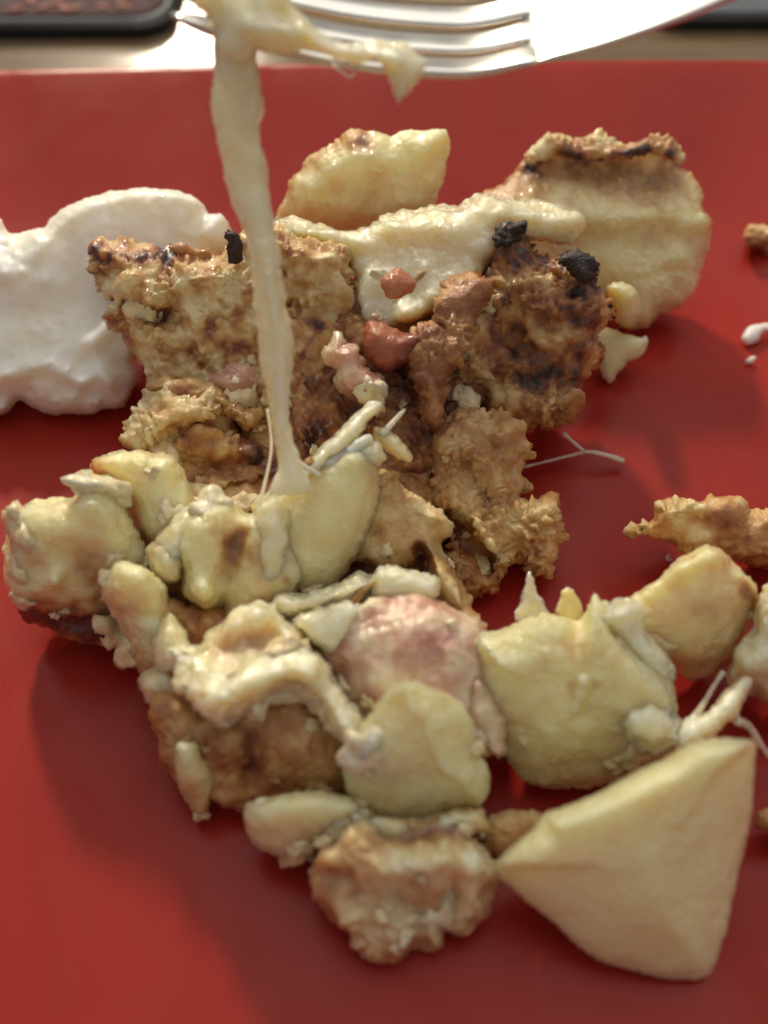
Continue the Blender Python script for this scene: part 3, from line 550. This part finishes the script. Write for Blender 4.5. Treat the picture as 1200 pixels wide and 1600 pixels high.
chunk('potato_bit', [(745, 1290), (770, 1275), (810, 1272), (845, 1280), (840, 1300), (805, 1325), (780, 1345), (755, 1330)], 0.006, 0.002, 'crust', T=2.5, Tb=3, rough='mash', amp=0.5, step=3, toast=0.25, tn=0.2,
      label='flat crumb scrap on plate between mash and clean-cut wedge', cat='crumb')
chunk('potato_shard', [(803, 965), (808, 940), (818, 912), (827, 893), (838, 915), (850, 940), (862, 968), (850, 985), (815, 985)], 0.0245, 0.018, 'potato', T=0.7, Tb=1.2, step=3, toast=0.1,
      label='thin pointed potato shard standing behind the cheesy-peaked potato', cat='potato')
chunk('potato_shard', [(868, 962), (872, 935), (885, 915), (897, 930), (908, 960), (900, 980), (872, 980)], 0.023, 0.018, 'potato', T=0.7, Tb=1.2, step=3, toast=0.28,
      label='tan pointed onion shard next to the thin potato shard', cat='onion')
chunk('cheese_bit', [(215, 1075), (228, 1050), (250, 1035), (272, 1040), (285, 1065), (290, 1095), (275, 1110), (250, 1105), (228, 1098)], 0.0165, 0.0115, 'cheese', T=4, Tb=6, rough='mash', amp=0.6, toast=0.22, tn=0.2,
      label='browned cheese bit at the foot of the oblong potato piece', cat='cheese')
chunk('cheese_bit', [(225, 860), (245, 845), (270, 850), (282, 880), (280, 905), (262, 910), (240, 895)], 0.0235, 0.0195, 'cheese', T=3, Tb=6, rough='cheese', amp=0.6, toast=0.26, tn=0.2,
      label='tan cheese bit joining rounded golden potato and oblong potato', cat='cheese')
chunk('cheese_bit', [(565, 1150), (585, 1140), (600, 1150), (595, 1175), (570, 1190), (550, 1180)], 0.0245, 0.0215, 'cheese', T=4, Tb=5, rough='cheese', amp=0.6, toast=0.05,
      label='small pale cheese bit stuck to side of the pointed yellow potato', cat='cheese')
chunk('cheese_bit', [(740, 1060), (760, 1070), (785, 1130), (792, 1175), (780, 1190), (755, 1175), (735, 1120)], 0.020, 0.0125, 'ham', T=3, Tb=6, rough='mash', amp=0.6, toast=0.3, tn=0.2,
      label='pink ham end squeezed between pointed potato and cheesy-peaked potato', cat='ham')
chunk('mash_bit', [(470, 1255), (530, 1245), (600, 1270), (660, 1290), (640, 1330), (570, 1340), (510, 1330), (480, 1300)], 0.0135, 0.009, 'cheese', T=4, Tb=6, rough='mash', amp=0.8, toast=0.34, tn=0.2,
      label='brown cheesy mash bit under the pointed yellow potato', cat='mash')
chunk('cheese_patch', [(968, 1120), (985, 1105), (1010, 1100), (1045, 1108), (1062, 1130), (1066, 1160), (1045, 1180), (1010, 1182), (985, 1165), (970, 1145)], 0.0185, 0.0125, 'cheese', T=7.5, Tb=2, w=2.5, rough='mash', amp=0.8, rag=7, toast=0.02, tn=0.06,
      label='pale lumpy cheese patch stuck on the cheesy-peaked potato', cat='cheese')
# soft melted cheese where the pieces meet
for ol, za, zb_, mt, th, ts, lb in (
    ([(250, 835), (275, 800), (300, 790), (320, 805), (310, 840), (290, 870), (265, 880), (245, 865)], 0.0245, 0.0215, 'cheese', 3.5, 0.14, 'soft cheese joining rounded golden potato to the brown-stained lump'),
    ([(400, 790), (425, 772), (452, 790), (452, 840), (440, 900), (420, 930), (398, 900), (393, 840)], 0.0280, 0.0180, 'cheese', 6.0, 0.14, 'melted cheese between brown-stained lump and big smooth potato'),
    ([(235, 1000), (265, 960), (290, 985), (300, 1010), (330, 1005), (320, 1040), (280, 1050), (250, 1045)], 0.0215, 0.0185, 'cheese', 3.0, 0.16, 'melted cheese running from oblong potato to the cheese ridge'),
    ([(455, 965), (490, 950), (530, 946), (565, 948), (545, 985), (522, 1022), (500, 1012), (470, 990)], 0.0240, 0.0215, 'cheese', 4.5, 0.05, 'glossy cheese lapping over the left edge of the ham'),
    ([(430, 930), (470, 930), (520, 913), (560, 898), (592, 905), (570, 930), (520, 945), (470, 962), (435, 955)], 0.0215, 0.0190, 'cheese', 4.5, 0.10, 'cheese strip along the foot of the big smooth potato'),
    ([(925, 965), (960, 938), (1000, 943), (1012, 985), (1040, 1020), (1055, 1060), (1030, 1070), (990, 1040), (950, 1000)], 0.0260, 0.0160, 'cheese', 6.0, 0.05, 'torn cheese flap between cheesy-peaked potato and golden potato'),
    ([(540, 1265), (600, 1272), (660, 1280), (720, 1264), (752, 1268), (760, 1300), (700, 1315), (620, 1318), (560, 1310)], 0.0140, 0.0105, 'cheese', 4.0, 0.28, 'brownish cheese seam under the pointed yellow potato'),
    ([(228, 600), (300, 588), (360, 615), (402, 650), (385, 675), (330, 645), (270, 628)], 0.0225, 0.0165, 'crust', 3.5, 0.36, 'browned crumb seam between large crust slab and breaded chunk'),
    ([(480, 722), (540, 688), (592, 688), (602, 722), (560, 738), (510, 748)], 0.0320, 0.0290, 'cheese', 2.5, 0.10, 'melted cheese film on top of the big smooth potato'),
    ([(690, 440), (740, 418), (772, 440), (752, 500), (722, 565), (688, 560), (678, 500)], 0.0350, 0.0280, 'crust', 5.0, 0.46, 'browned cheese skirt between melted cheese and dark roasted crust'),
    ([(640, 520), (690, 500), (715, 530), (700, 600), (690, 680), (660, 640), (645, 580)], 0.0310, 0.0210, 'crust', 4.0, 0.56, 'dark caramelised strip right of the soft red tomato piece')):
    chunk('melted_cheese' if mt == 'cheese' else 'browned_cheese', ol, za, zb_, mt, T=th, Tb=5, rough='cheese' if mt == 'cheese' else 'crust', amp=0.75, toast=ts, tn=0.18, label=lb, cat='cheese')
# --- right edge
chunk('crust_piece', [(990, 832), (1002, 812), (1022, 806), (1030, 790), (1052, 780), (1075, 774), (1110, 778), (1140, 780), (1158, 788), (1170, 805), (1190, 800), (1230, 800), (1240, 880), (1200, 895), (1160, 885), (1130, 875), (1100, 872), (1065, 870), (1050, 850), (1025, 842), (1000, 840)],
      0.0165, 0.003, 'crust', T=6, Tb=8, w=4, rough='crust', amp=0.9, toast=0.22, tn=0.28, relief=[([(1050, 800), (1090, 790)], 22, 2.0), (1085, 815, 16, -1.2)], spots=[([(1120, 800), (1160, 840), (1190, 870)], 30, 0.26), (1085, 812, 14, 0.1), ([(1040, 800), (1110, 785)], 12, -0.1)],
      label='crumbly brown crust behind the golden potato, away from the heap', cat='crust')
chunk('potato_chunk', [(950, 950), (975, 940), (1000, 920), (1025, 905), (1045, 885), (1075, 865), (1100, 856), (1125, 860), (1145, 880), (1165, 895), (1182, 912), (1185, 935), (1175, 970), (1160, 1005), (1140, 1035), (1110, 1055), (1080, 1065), (1050, 1050), (1020, 1035), (990, 1015), (965, 990)],
      0.0265, 0.004, 'potato', T=8, Tb=9, w=7, rough='potato', relief=[([(980, 945), (1050, 895), (1110, 868)], 18, 1.4), ([(1160, 900), (1180, 920)], 9, 1.2)], spots=[([(1165, 925), (1180, 940)], 14, 0.6), ([(1050, 1040), (1130, 1040)], 26, 0.2), ([(1060, 960), (1130, 980)], 50, 0.09)], toast=0.1,
      label='golden potato chunk with a brown corner beside the cheesy-peaked potato', cat='potato')
chunk('potato_chunk', [(1150, 1020), (1165, 990), (1180, 950), (1195, 920), (1215, 900), (1260, 910), (1270, 1020), (1255, 1120), (1215, 1125), (1185, 1090), (1160, 1075), (1140, 1080), (1135, 1055)],
      0.024, 0.004, 'cheese', T=6, Tb=8, w=5, rough='mash', amp=0.8, toast=0.06, relief=[([(1165, 1040), (1200, 1030)], 16, 1.6), ([(1180, 970), (1170, 1010)], 9, -1.4)], spots=[([(1170, 1070), (1200, 1090)], 20, 0.28)],
      label='cheese-coated potato piece touching the golden potato with brown corner', cat='potato')
chunk('cheese_scrap', [(1055, 1140), (1070, 1115), (1095, 1110), (1120, 1098), (1140, 1080), (1160, 1060), (1172, 1062), (1160, 1085), (1150, 1110), (1135, 1135), (1115, 1150), (1085, 1165), (1055, 1175)], 0.018, 0.016, 'cheese', T=2.5, Tb=6, rough='cheese', step=3, amp=0.7, toast=0.06,
      label='stretched pale cheese scrap bridging to the clean-cut potato wedge', cat='cheese')
cord('cheese_string', [(1150, 1125, 0.016), (1170, 1135, 0.013), (1190, 1165, 0.009), (1210, 1190, 0.005)], [1.0, 0.8, 0.7, 0.6], 'cheese', toast=0.15, label='thin cheese string running down behind the clean-cut wedge tip', cat='cheese')
cord('cheese_string', [(1088, 1118, 0.0165), (1100, 1098, 0.0155), (1118, 1068, 0.0150), (1130, 1050, 0.0150)], [0.7, 0.45, 0.4, 0.5], 'cheese', toast=0.25, label='fine cheese string spanning the dark gap under the golden potato', cat='cheese')
chunk('crust_piece', [(1178, 1290), (1190, 1265), (1215, 1260), (1240, 1290), (1230, 1330), (1205, 1310)], 0.008, 0.001, 'crust', T=3, Tb=4, rough='mash', amp=0.6, step=3, toast=0.35,
      label='small brown crumb behind the clean-cut potato wedge', cat='crumb')
# strings on bare plate
cord('onion_string', [(818, 730, 0.004), (850, 722, 0.003), (890, 712, 0.003), (920, 706, 0.0035), (950, 712, 0.003), (974, 720, 0.002)], [0.35, 0.3, 0.35, 0.5, 0.6, 0.8], 'cheese', toast=0.15,
     label='thin pale onion string lying on bare plate off the shredded crust', cat='onion')
cord('onion_string', [(880, 676, 0.006), (895, 690, 0.005), (915, 707, 0.0035)], [0.6, 0.4, 0.4], 'cheese', toast=0.2,
     label='short onion thread hanging from dark roasted crust to plate', cat='onion')
# loose crumbs
def crumb(x, y, r, mat, toast, label, cat='crumb', z=None):
    n = 9; ph = rng.uniform(0, 6.28)
    pts = [(x + r * (1 + 0.35 * math.sin(3 * a + ph) + rng.uniform(-.2, .2)) * math.cos(a), y + 0.7 * r * (1 + 0.3 * math.cos(2 * a + ph)) * math.sin(a)) for a in np.linspace(0, 2 * math.pi, n, endpoint=False)]
    return chunk('crumb', pts, 0.0006 + r * 0.00008, 0.0004, mat, T=r * 0.06, Tb=r * 0.06, step=2.5, rough='crust', amp=min(1, r * 0.04), toast=toast, tn=0.2, label=label, cat=cat, group='loose crumbs on the plate')
chunk('crust_piece', [(1164, 372), (1172, 356), (1190, 354), (1215, 350), (1240, 365), (1235, 400), (1210, 412), (1190, 395), (1172, 388)], 0.009, 0.001, 'crust', T=3, Tb=4, rough='crust', amp=0.7, step=3, toast=0.25, spots=[([(1180, 385), (1215, 405)], 14, 0.3)],
      label='broken tan crust bit alone on bare plate beyond the yellow potato half', cat='crumb')
chunk('cream_smear', [(1160, 530), (1166, 515), (1180, 508), (1200, 503), (1225, 505), (1225, 525), (1195, 518), (1185, 532), (1170, 538)], 0.003, 0.0008, 'cream', T=1.2, Tb=1.5, rough='strand', step=3, label='white curled sour cream smear on bare plate', cat='sour cream')
chunk('cream_smear', [(1165, 562), (1178, 555), (1184, 560), (1176, 568), (1166, 568)], 0.0016, 0.0006, 'cream', T=0.8, Tb=1, rough='strand', step=2.5, label='tiny white sour cream dot near the curled smear', cat='sour cream')
LC = 'tiny pale crumb scattered on the bare red plate'
for x, y, r in ((335, 302, 5), (348, 313, 7), (1085, 255, 9), (1105, 262, 6), (1122, 258, 4), (700, 300, 4), (722, 298, 5), (712, 290, 3), (1118, 385, 5), (1195, 820, 8), (1046, 872, 6), (362, 290, 4), (430, 328, 6)):
    crumb(x, y, r, 'cheese', 0.12, LC)
# --- small bits stuck in the crevices of the heap
bpy.context.view_layer.update()
dg = bpy.context.evaluated_depsgraph_get()
def look(px, py):
    d = Vector(ray(px, py)).normalized()
    hit, loc, nor, _, ob, _ = scene.ray_cast(dg, Vector(CP), d)
    return (loc, nor, ob, (loc - Vector(CP)).length) if hit else None
def bit_mesh(name, seed, ax, lump):
    bm = bmesh.new(); bmesh.ops.create_icosphere(bm, subdivisions=3, radius=1.0)
    me = bpy.data.meshes.new(name); bm.to_mesh(me); bm.free()
    v = np.empty(len(me.vertices) * 3); me.vertices.foreach_get('co', v); v = v.reshape(-1, 3)
    v = v * (1 + lump * fbm(v * 1.3 + seed, 3))[:, None] * np.array(ax)
    v[:, 2] += 0.25 * np.sin(v[:, 0] * 1.6 + seed) * ax[0] * 0.5
    me.vertices.foreach_set('co', (v * 0.002).ravel()); me.polygons.foreach_set('use_smooth', [True] * len(me.polygons))
    return me
def with_toast(me, t, seed, mat):
    me = me.copy(); v = np.empty(len(me.vertices) * 3); me.vertices.foreach_get('co', v)
    a = me.attributes.new('toast', 'FLOAT', 'POINT'); a.data.foreach_set('value', np.clip(t + 0.2 * fbm(v.reshape(-1, 3) * 1000 + seed, 2), 0, 1).astype(np.float32))
    me.materials.append(M[mat]); return me
kinds = []
for k in range(4):
    lump = bit_mesh('crumb', 3.1 * k, (1.2, 0.9, 0.62), 0.6); shred = bit_mesh('shred', 5.7 * k + 1, (2.0, 0.6, 0.5), 0.4)
    kinds += [('crumb', 'pale', with_toast(lump, 0.08, k, 'bit')), ('crumb', 'brown', with_toast(lump, 0.45, k, 'crust')), ('crumb', 'golden', with_toast(lump, 0.22, k, 'bit')),
              ('shred', 'pale', with_toast(shred, 0.1, k, 'bit')), ('shred', 'tan', with_toast(shred, 0.28, k, 'crust'))]
LD = 'tiny burnt crumb caught on the pale potato flakes by the dark crust'
burnt = with_toast(bit_mesh('crumb', 9.3, (1.1, 0.9, 0.7), 0.6), 0.4, 2, 'char')
for x, y, r in ((953, 478, 0.00050), (958, 496, 0.00042), (950, 506, 0.00050), (972, 514, 0.00060), (962, 486, 0.00035)):
    h = look(x, y)
    if h is None: continue
    o = bpy.data.objects.new('crumb', burnt); C.objects.link(o); o.location = h[0]; o.scale = (r / 0.002,) * 3
    tag(o, LD, 'crumb', 'burnt crumbs')
WHAT = {'potato_chunk': 'potato chunk', 'crust_piece': 'brown crust', 'ham_piece': 'pink ham', 'cheese_mash': 'melted cheese', 'meat_piece': 'shaded meat piece', 'potato_hash': 'browned hash', 'onion_shred': 'onion shreds', 'cheese_topping': 'melted cheese', 'potato_bit': 'small potato bit', 'cheese_bit': 'cheese bit', 'mash_bit': 'mash', 'potato_wedge': 'clean-cut wedge'}
def short(o):
    t = o.get('label') or WHAT[o.name.split('.')[0]]
    for cut in (' with ', ' standing', ' lying', ' where ', ' hanging', ' casting', ' behind', ' beside', ' between', ' below', ' over ', ' at ', ' under', ' draped', ' sitting', ' left of', ' right of', ' in ', ' on ', ' poking', ' packed', ' squeezed', ' touching', ' stuck', ' shaded', ' tucked', ' joining', ' of '):
        k_ = t.find(cut)
        if k_ > 9: t = t[:k_]
    return ' '.join(t.split()[:7])
rb = random.Random(11); made = 0; tries = 0
HEAP = [(140, 400), (400, 380), (560, 420), (760, 400), (940, 480), (900, 660), (870, 880), (760, 960), (1060, 1000), (1180, 900), (1180, 1100), (1060, 1180), (800, 1240), (760, 1440), (600, 1490), (400, 1340), (240, 1230), (180, 1010), (20, 960), (20, 800), (180, 720), (230, 600), (160, 480)]
while made < 110 and tries < 6000:
    tries += 1
    px, py = rb.uniform(10, 1190), rb.uniform(360, 1490)
    if not inside(np.array([[px, py]]), HEAP)[0]: continue
    h = look(px, py)
    if h is None: continue
    nm = h[2].name.split('.')[0]
    if nm not in WHAT: continue
    ds = [look(px + a, py + b) for a, b in ((14, 0), (-14, 0), (0, 14), (0, -14))]
    if any(q is None for q in ds): continue
    far = max(h[3] - q[3] for q in ds)
    crev = far > 0.0022
    rough_host = nm in ('crust_piece', 'ham_piece', 'cheese_mash', 'onion_shred', 'meat_piece', 'mash_bit')
    if not crev and rb.random() > (0.10 if rough_host else 0.02): continue
    if nm == 'potato_wedge': continue
    if rough_host and nm in ('crust_piece', 'onion_shred', 'meat_piece'): kd, colour, me = rb.choice([q for q in kinds if q[1] in ('brown', 'tan', 'golden') and (q[0] == 'crumb' or rb.random() < 0.25)])
    else: kd, colour, me = rb.choice([q for q in kinds if q[1] in ('pale', 'golden', 'tan') and (q[0] == 'crumb' or rb.random() < 0.25)])
    o = bpy.data.objects.new(kd, me); C.objects.link(o)
    sz = (rb.uniform(0.0018, 0.0036) if rb.random() < 0.55 and kd == 'crumb' else rb.uniform(0.0007, 0.0016)) if crev else rb.uniform(0.0006, 0.0012); k_ = sz / 0.002; o.scale = (k_ * rb.uniform(0.8, 1.3), k_ * rb.uniform(0.8, 1.2), k_)
    o.rotation_euler = (Vector(h[1]).to_track_quat('Z', 'Y') @ Matrix.Rotation(rb.uniform(0, 6.28), 4, 'Z').to_quaternion() @ Matrix.Rotation(rb.uniform(-.5, .5), 4, 'X').to_quaternion()).to_euler()
    o.location = h[0] - h[1] * sz * (0.25 if sz > 0.0017 else 0.05)
    where = ('in a crevice beside the ' if crev else 'stuck on the ') + short(h[2])
    tag(o, 'small %s %s %s' % (colour, kd, where), kd, '%s %ss %s' % (colour, kd, where)); made += 1

# ------------------------------------------------------------------ fork held over the plate
FD = 0.135
def at_d(px, py, dep): return CP + ray(px, py) * dep
low_tip = at_d(262, 78, FD); low_root = at_d(830, 138, FD)
ex = low_root - low_tip; TL = float(np.linalg.norm(ex)); ex /= TL
roll = R(6)
ew = np.array([0, math.cos(roll), math.sin(roll)]); ew -= ex * (ew @ ex); ew /= np.linalg.norm(ew)
en = np.cross(ex, ew)
HW = 0.0131
org = low_tip + ew * HW
fork = bpy.data.objects.new('fork', None); C.objects.link(fork); fork.location = org
fork.empty_display_size = 0.01
tag(fork, 'stainless steel dinner fork held in the air with cheese stringing off it', 'fork')
def fz(s):                                   # side profile of the fork
    u = s / TL
    e = max(0.0, s - 0.78 * TL)
    return 0.0022 * (1 - u) ** 2 * (u < 1) - 0.0022 * math.sin(min(max(u, 0), 1.0) * math.pi) + (0.62 * e * e / (e + 0.022))
def fp(s, wv, n): return ex * s + ew * wv + en * (fz(s) + n + 9.0 * wv * wv)
def strip(name, ss, c_of, hw_of, th_of, mat, parent, m=12, cup=0.0):
    V, F = [], []
    K = 2 * m
    for s in ss:
        c, hw, th = c_of(s), hw_of(s), th_of(s)
        for k in range(K):
            a = 2 * math.pi * k / K
            x = math.copysign(abs(math.cos(a)) ** 0.55, math.cos(a)); y = math.copysign(abs(math.sin(a)) ** 0.55, math.sin(a))
            V.append(fp(s, c + hw * x, th * y))
    n = len(ss)
    for i in range(n - 1):
        for k in range(K):
            j = (k + 1) % K; F.append((i * K + k, i * K + j, (i + 1) * K + j, (i + 1) * K + k))
    F.append(tuple(range(K - 1, -1, -1))); F.append(tuple(range((n - 1) * K, n * K)))
    me = mesh_from(name, V, F); bm = bmesh.new(); bm.from_mesh(me); bmesh.ops.recalc_face_normals(bm, faces=bm.faces); bm.to_mesh(me); bm.free()
    return link(name, me, mat, parent)
pitch = 2 * HW / 4 * 1.045
for k in range(4):
    c0 = -1.5 * pitch + k * pitch
    strip('tine', list(np.linspace(0, TL * 1.03, 30)), lambda s, c0=c0: c0 * (0.93 + 0.07 * s / TL), lambda s: 0.0020 * min(1, 0.3 + s / 0.008) + 0.0006 * (s / TL) ** 3, lambda s: 0.0008 * min(1, 0.4 + s / 0.006) * (1 - 0.7 * min(1, max(0, (s / TL - 0.965) / 0.05))), M['steel'], fork, m=8)
def head_hw(s):
    u = (s - TL) / 0.038
    u = min(max(u, 0), 1)
    return HW * (1 - u ** 2.8) + 0.0034 * u ** 2.8
strip('fork_head', list(np.linspace(TL * 0.965, TL + 0.036, 30)), lambda s: 0.0, head_hw, lambda s: 0.00082 * min(1, 0.15 + (s - TL * 0.965) / 0.004) + 0.0006 * max(0, (s - TL) / 0.036), M['steel'], fork, m=16, cup=9.0)
strip('handle', list(np.linspace(TL + 0.0355, TL + 0.135, 30)), lambda s: 0.0, lambda s: 0.0033 + 0.0055 * max(0, (s - TL - 0.05) / 0.085) ** 1.4, lambda s: 0.0016, M['steel'], fork, m=10)

# cheese on the fork and the long string
chunk('cheese_string', [(335, -20), (335, 90), (332, 150), (337, 205), (350, 260), (353, 285), (365, 325), (383, 370), (394, 430), (401, 500), (407, 560), (417, 620), (426, 680), (434, 730), (420, 768), (455, 778), (492, 766), (470, 722), (456, 680), (453, 640), (460, 560), (458, 525), (447, 480), (437, 420), (427, 350), (420, 300), (418, 260), (410, 230), (408, 200), (413, 160), (408, 130), (402, 90), (405, -20)],
      0.0885, 0.032, 'cheese', T=2.2, Tb=2.2, rough='strand', step=3, toast=0.05, tn=0.06, floor=False, amp=0.8, smooth=10,
      relief=[([(395, 90), (400, 160), (412, 260)], 10, 0.8), ([(420, 430), (440, 560), (435, 680)], 9, 0.8)],
      label='long thick string of melted cheese hanging from fork to potatoes', cat='cheese')
cord('cheese_thread', [(446, 690, 0.0365), (470, 722, 0.0335), (500, 742, 0.0315)], [0.25, 0.3, 0.5], 'cheese', label='hair-thin cheese thread splayed off the foot of the long string', cat='cheese')
cord('cheese_thread', [(418, 640, 0.0415), (424, 700, 0.0345), (412, 762, 0.0290), (404, 785, 0.0275)], [0.3, 0.22, 0.3, 0.5], 'cheese', label='fine cheese thread running down alongside the long string', cat='cheese')
cord('cheese_thread', [(560, 96, 0.0815), (548, 120, 0.0795), (520, 100, 0.0815)], [0.3, 0.2, 0.3], 'cheese', label='tiny cheese loop dangling under the fork tines', cat='cheese')
chunk('cheese_clump', [(300, -8), (318, -20), (330, -30), (440, -30), (460, 10), (500, 45), (540, 60), (580, 66), (625, 72), (650, 88), (662, 100), (655, 125), (637, 148), (628, 170), (616, 168), (608, 140), (600, 108), (580, 95), (555, 103), (520, 95), (480, 82), (430, 78), (400, 70), (380, 95), (340, 90), (328, 50), (312, 20)],
      0.0905, 0.079, 'cheese', T=3.0, Tb=3.0, w=3, rough='cheese', step=3, toast=0.08, tn=0.12, floor=False, amp=0.6,
      relief=[([(390, 40), (470, 50), (540, 80), (620, 90)], 14, 1.2), ([(440, 20), (480, 60)], 9, -1.2)],
      label='soft clump of cheese and potato clinging across the fork tines', cat='cheese')

# ------------------------------------------------------------------ things beyond the plate
def slab(name, px0, px1, yb, depth, h, mat, parent, z0=TZ, rc=0.012, y_off=0.0):
    """rounded rectangular slab whose front lower edge runs between two pixels on the table"""
    a = at_z(px0, yb, z0); b = at_z(px1, yb, z0)
    x0, x1 = a[0], b[0]; y0 = 0.5 * (a[1] + b[1]) + y_off; y1 = y0 + depth
    pts = []
    for k, (cx, cy) in enumerate(((x1 - rc, y1 - rc), (x0 + rc, y1 - rc), (x0 + rc, y0 + rc), (x1 - rc, y0 + rc))):
        for i in range(9):
            t = k * math.pi / 2 + math.pi / 2 * i / 8; pts.append((cx + rc * math.cos(t), cy + rc * math.sin(t)))
    return pts, z0, h, y0
def ring_mesh(name, pts, zs, mat, parent, cap=True):
    """stack of (z, inset) rings"""
    c = np.mean(pts, axis=0); V, F = [], []; n = len(pts)
    ex_ = np.max(np.abs(np.array(pts) - c), axis=0)
    for z, ins in zs:
        for p_ in pts:
            d_ = np.array(p_) - c; V.append((c[0] + d_[0] * (1 - ins / ex_[0]), c[1] + d_[1] * (1 - ins / ex_[1]), z))
    for k in range(len(zs) - 1):
        for i in range(n):
            j = (i + 1) % n; F.append((k * n + i, k * n + j, (k + 1) * n + j, (k + 1) * n + i))
    F.append(tuple(range(n - 1, -1, -1))); F.append(tuple(range((len(zs) - 1) * n, len(zs) * n)))
    V = np.array(V)
    if parent is not None: V = V - np.array(parent.location)
    me = mesh_from(name, V, F, smooth=False)
    o = link(name, me, mat, parent); return o

pts, z0, h, y0 = slab('b', -560, 268, 62, 0.16, 0.01, None, None)
c = np.mean(pts, axis=0)
tin = bpy.data.objects.new('serving_tray', None); C.objects.link(tin); tin.location = (c[0], c[1], TZ)
tag(tin, 'dark tray with pink leaf pattern standing behind the plate', 'tray')
ring_mesh('base', pts, [(TZ, 0.001), (TZ + 0.0006, 0), (TZ + 0.004, 0), (TZ + 0.005, 0.0015)], M['black'], tin)
ring_mesh('rim', pts, [(TZ + 0.005, 0.0016), (TZ + 0.0058, 0.0016), (TZ + 0.0062, 0.0020), (TZ + 0.0060, 0.0026), (TZ + 0.0050, 0.0030)], M['clear'], tin)
ring_mesh('patterned_panel', pts, [(TZ + 0.0050, 0.0030), (TZ + 0.0064, 0.0033), (TZ + 0.0068, 0.0042)], M['maroon'], tin)
rnd = random.Random(3)
for i in range(70):
    x = rnd.uniform(c[0] - 0.02, pts[-1][0] - 0.009); y = rnd.uniform(y0 + 0.006, y0 + 0.05); a = rnd.uniform(-1.2, 1.6); L_ = rnd.uniform(0.0022, 0.0042); W_ = L_ * rnd.uniform(0.2, 0.32)
    V = []
    for k in range(10):
        t = 2 * math.pi * k / 10; u, v = L_ * math.cos(t), W_ * math.sin(t) * (1 - 0.4 * math.cos(t))
        V.append((x + u * math.cos(a) - v * math.sin(a) - c[0], y + u * math.sin(a) + v * math.cos(a) - c[1], 0.0070))
    V2 = V + [(q[0], q[1], 0.00735) for q in V]
    Fl = [tuple(range(9, -1, -1)), tuple(range(10, 20))] + [(k, (k + 1) % 10, 10 + (k + 1) % 10, 10 + k) for k in range(10)]
    link('leaf_print', mesh_from('leaf_print', V2, Fl, False), M['leafprint'], tin)
pts, z0, h, y0 = slab('b', 1010, 1900, 49, 0.16, 0.01, None, None)
c = np.mean(pts, axis=0)
tr = bpy.data.objects.new('serving_tray', None); C.objects.link(tr); tr.location = (c[0], c[1], TZ)
tag(tr, 'plain slate grey tray with black edge behind the fork neck', 'tray')
ring_mesh('base', pts, [(TZ, 0.001), (TZ + 0.0006, 0), (TZ + 0.004, 0), (TZ + 0.0048, 0.001)], M['black'], tr)
ring_mesh('top_panel', pts, [(TZ + 0.0046, 0.0012), (TZ + 0.0058, 0.0016), (TZ + 0.0060, 0.003)], M['slate'], tr)
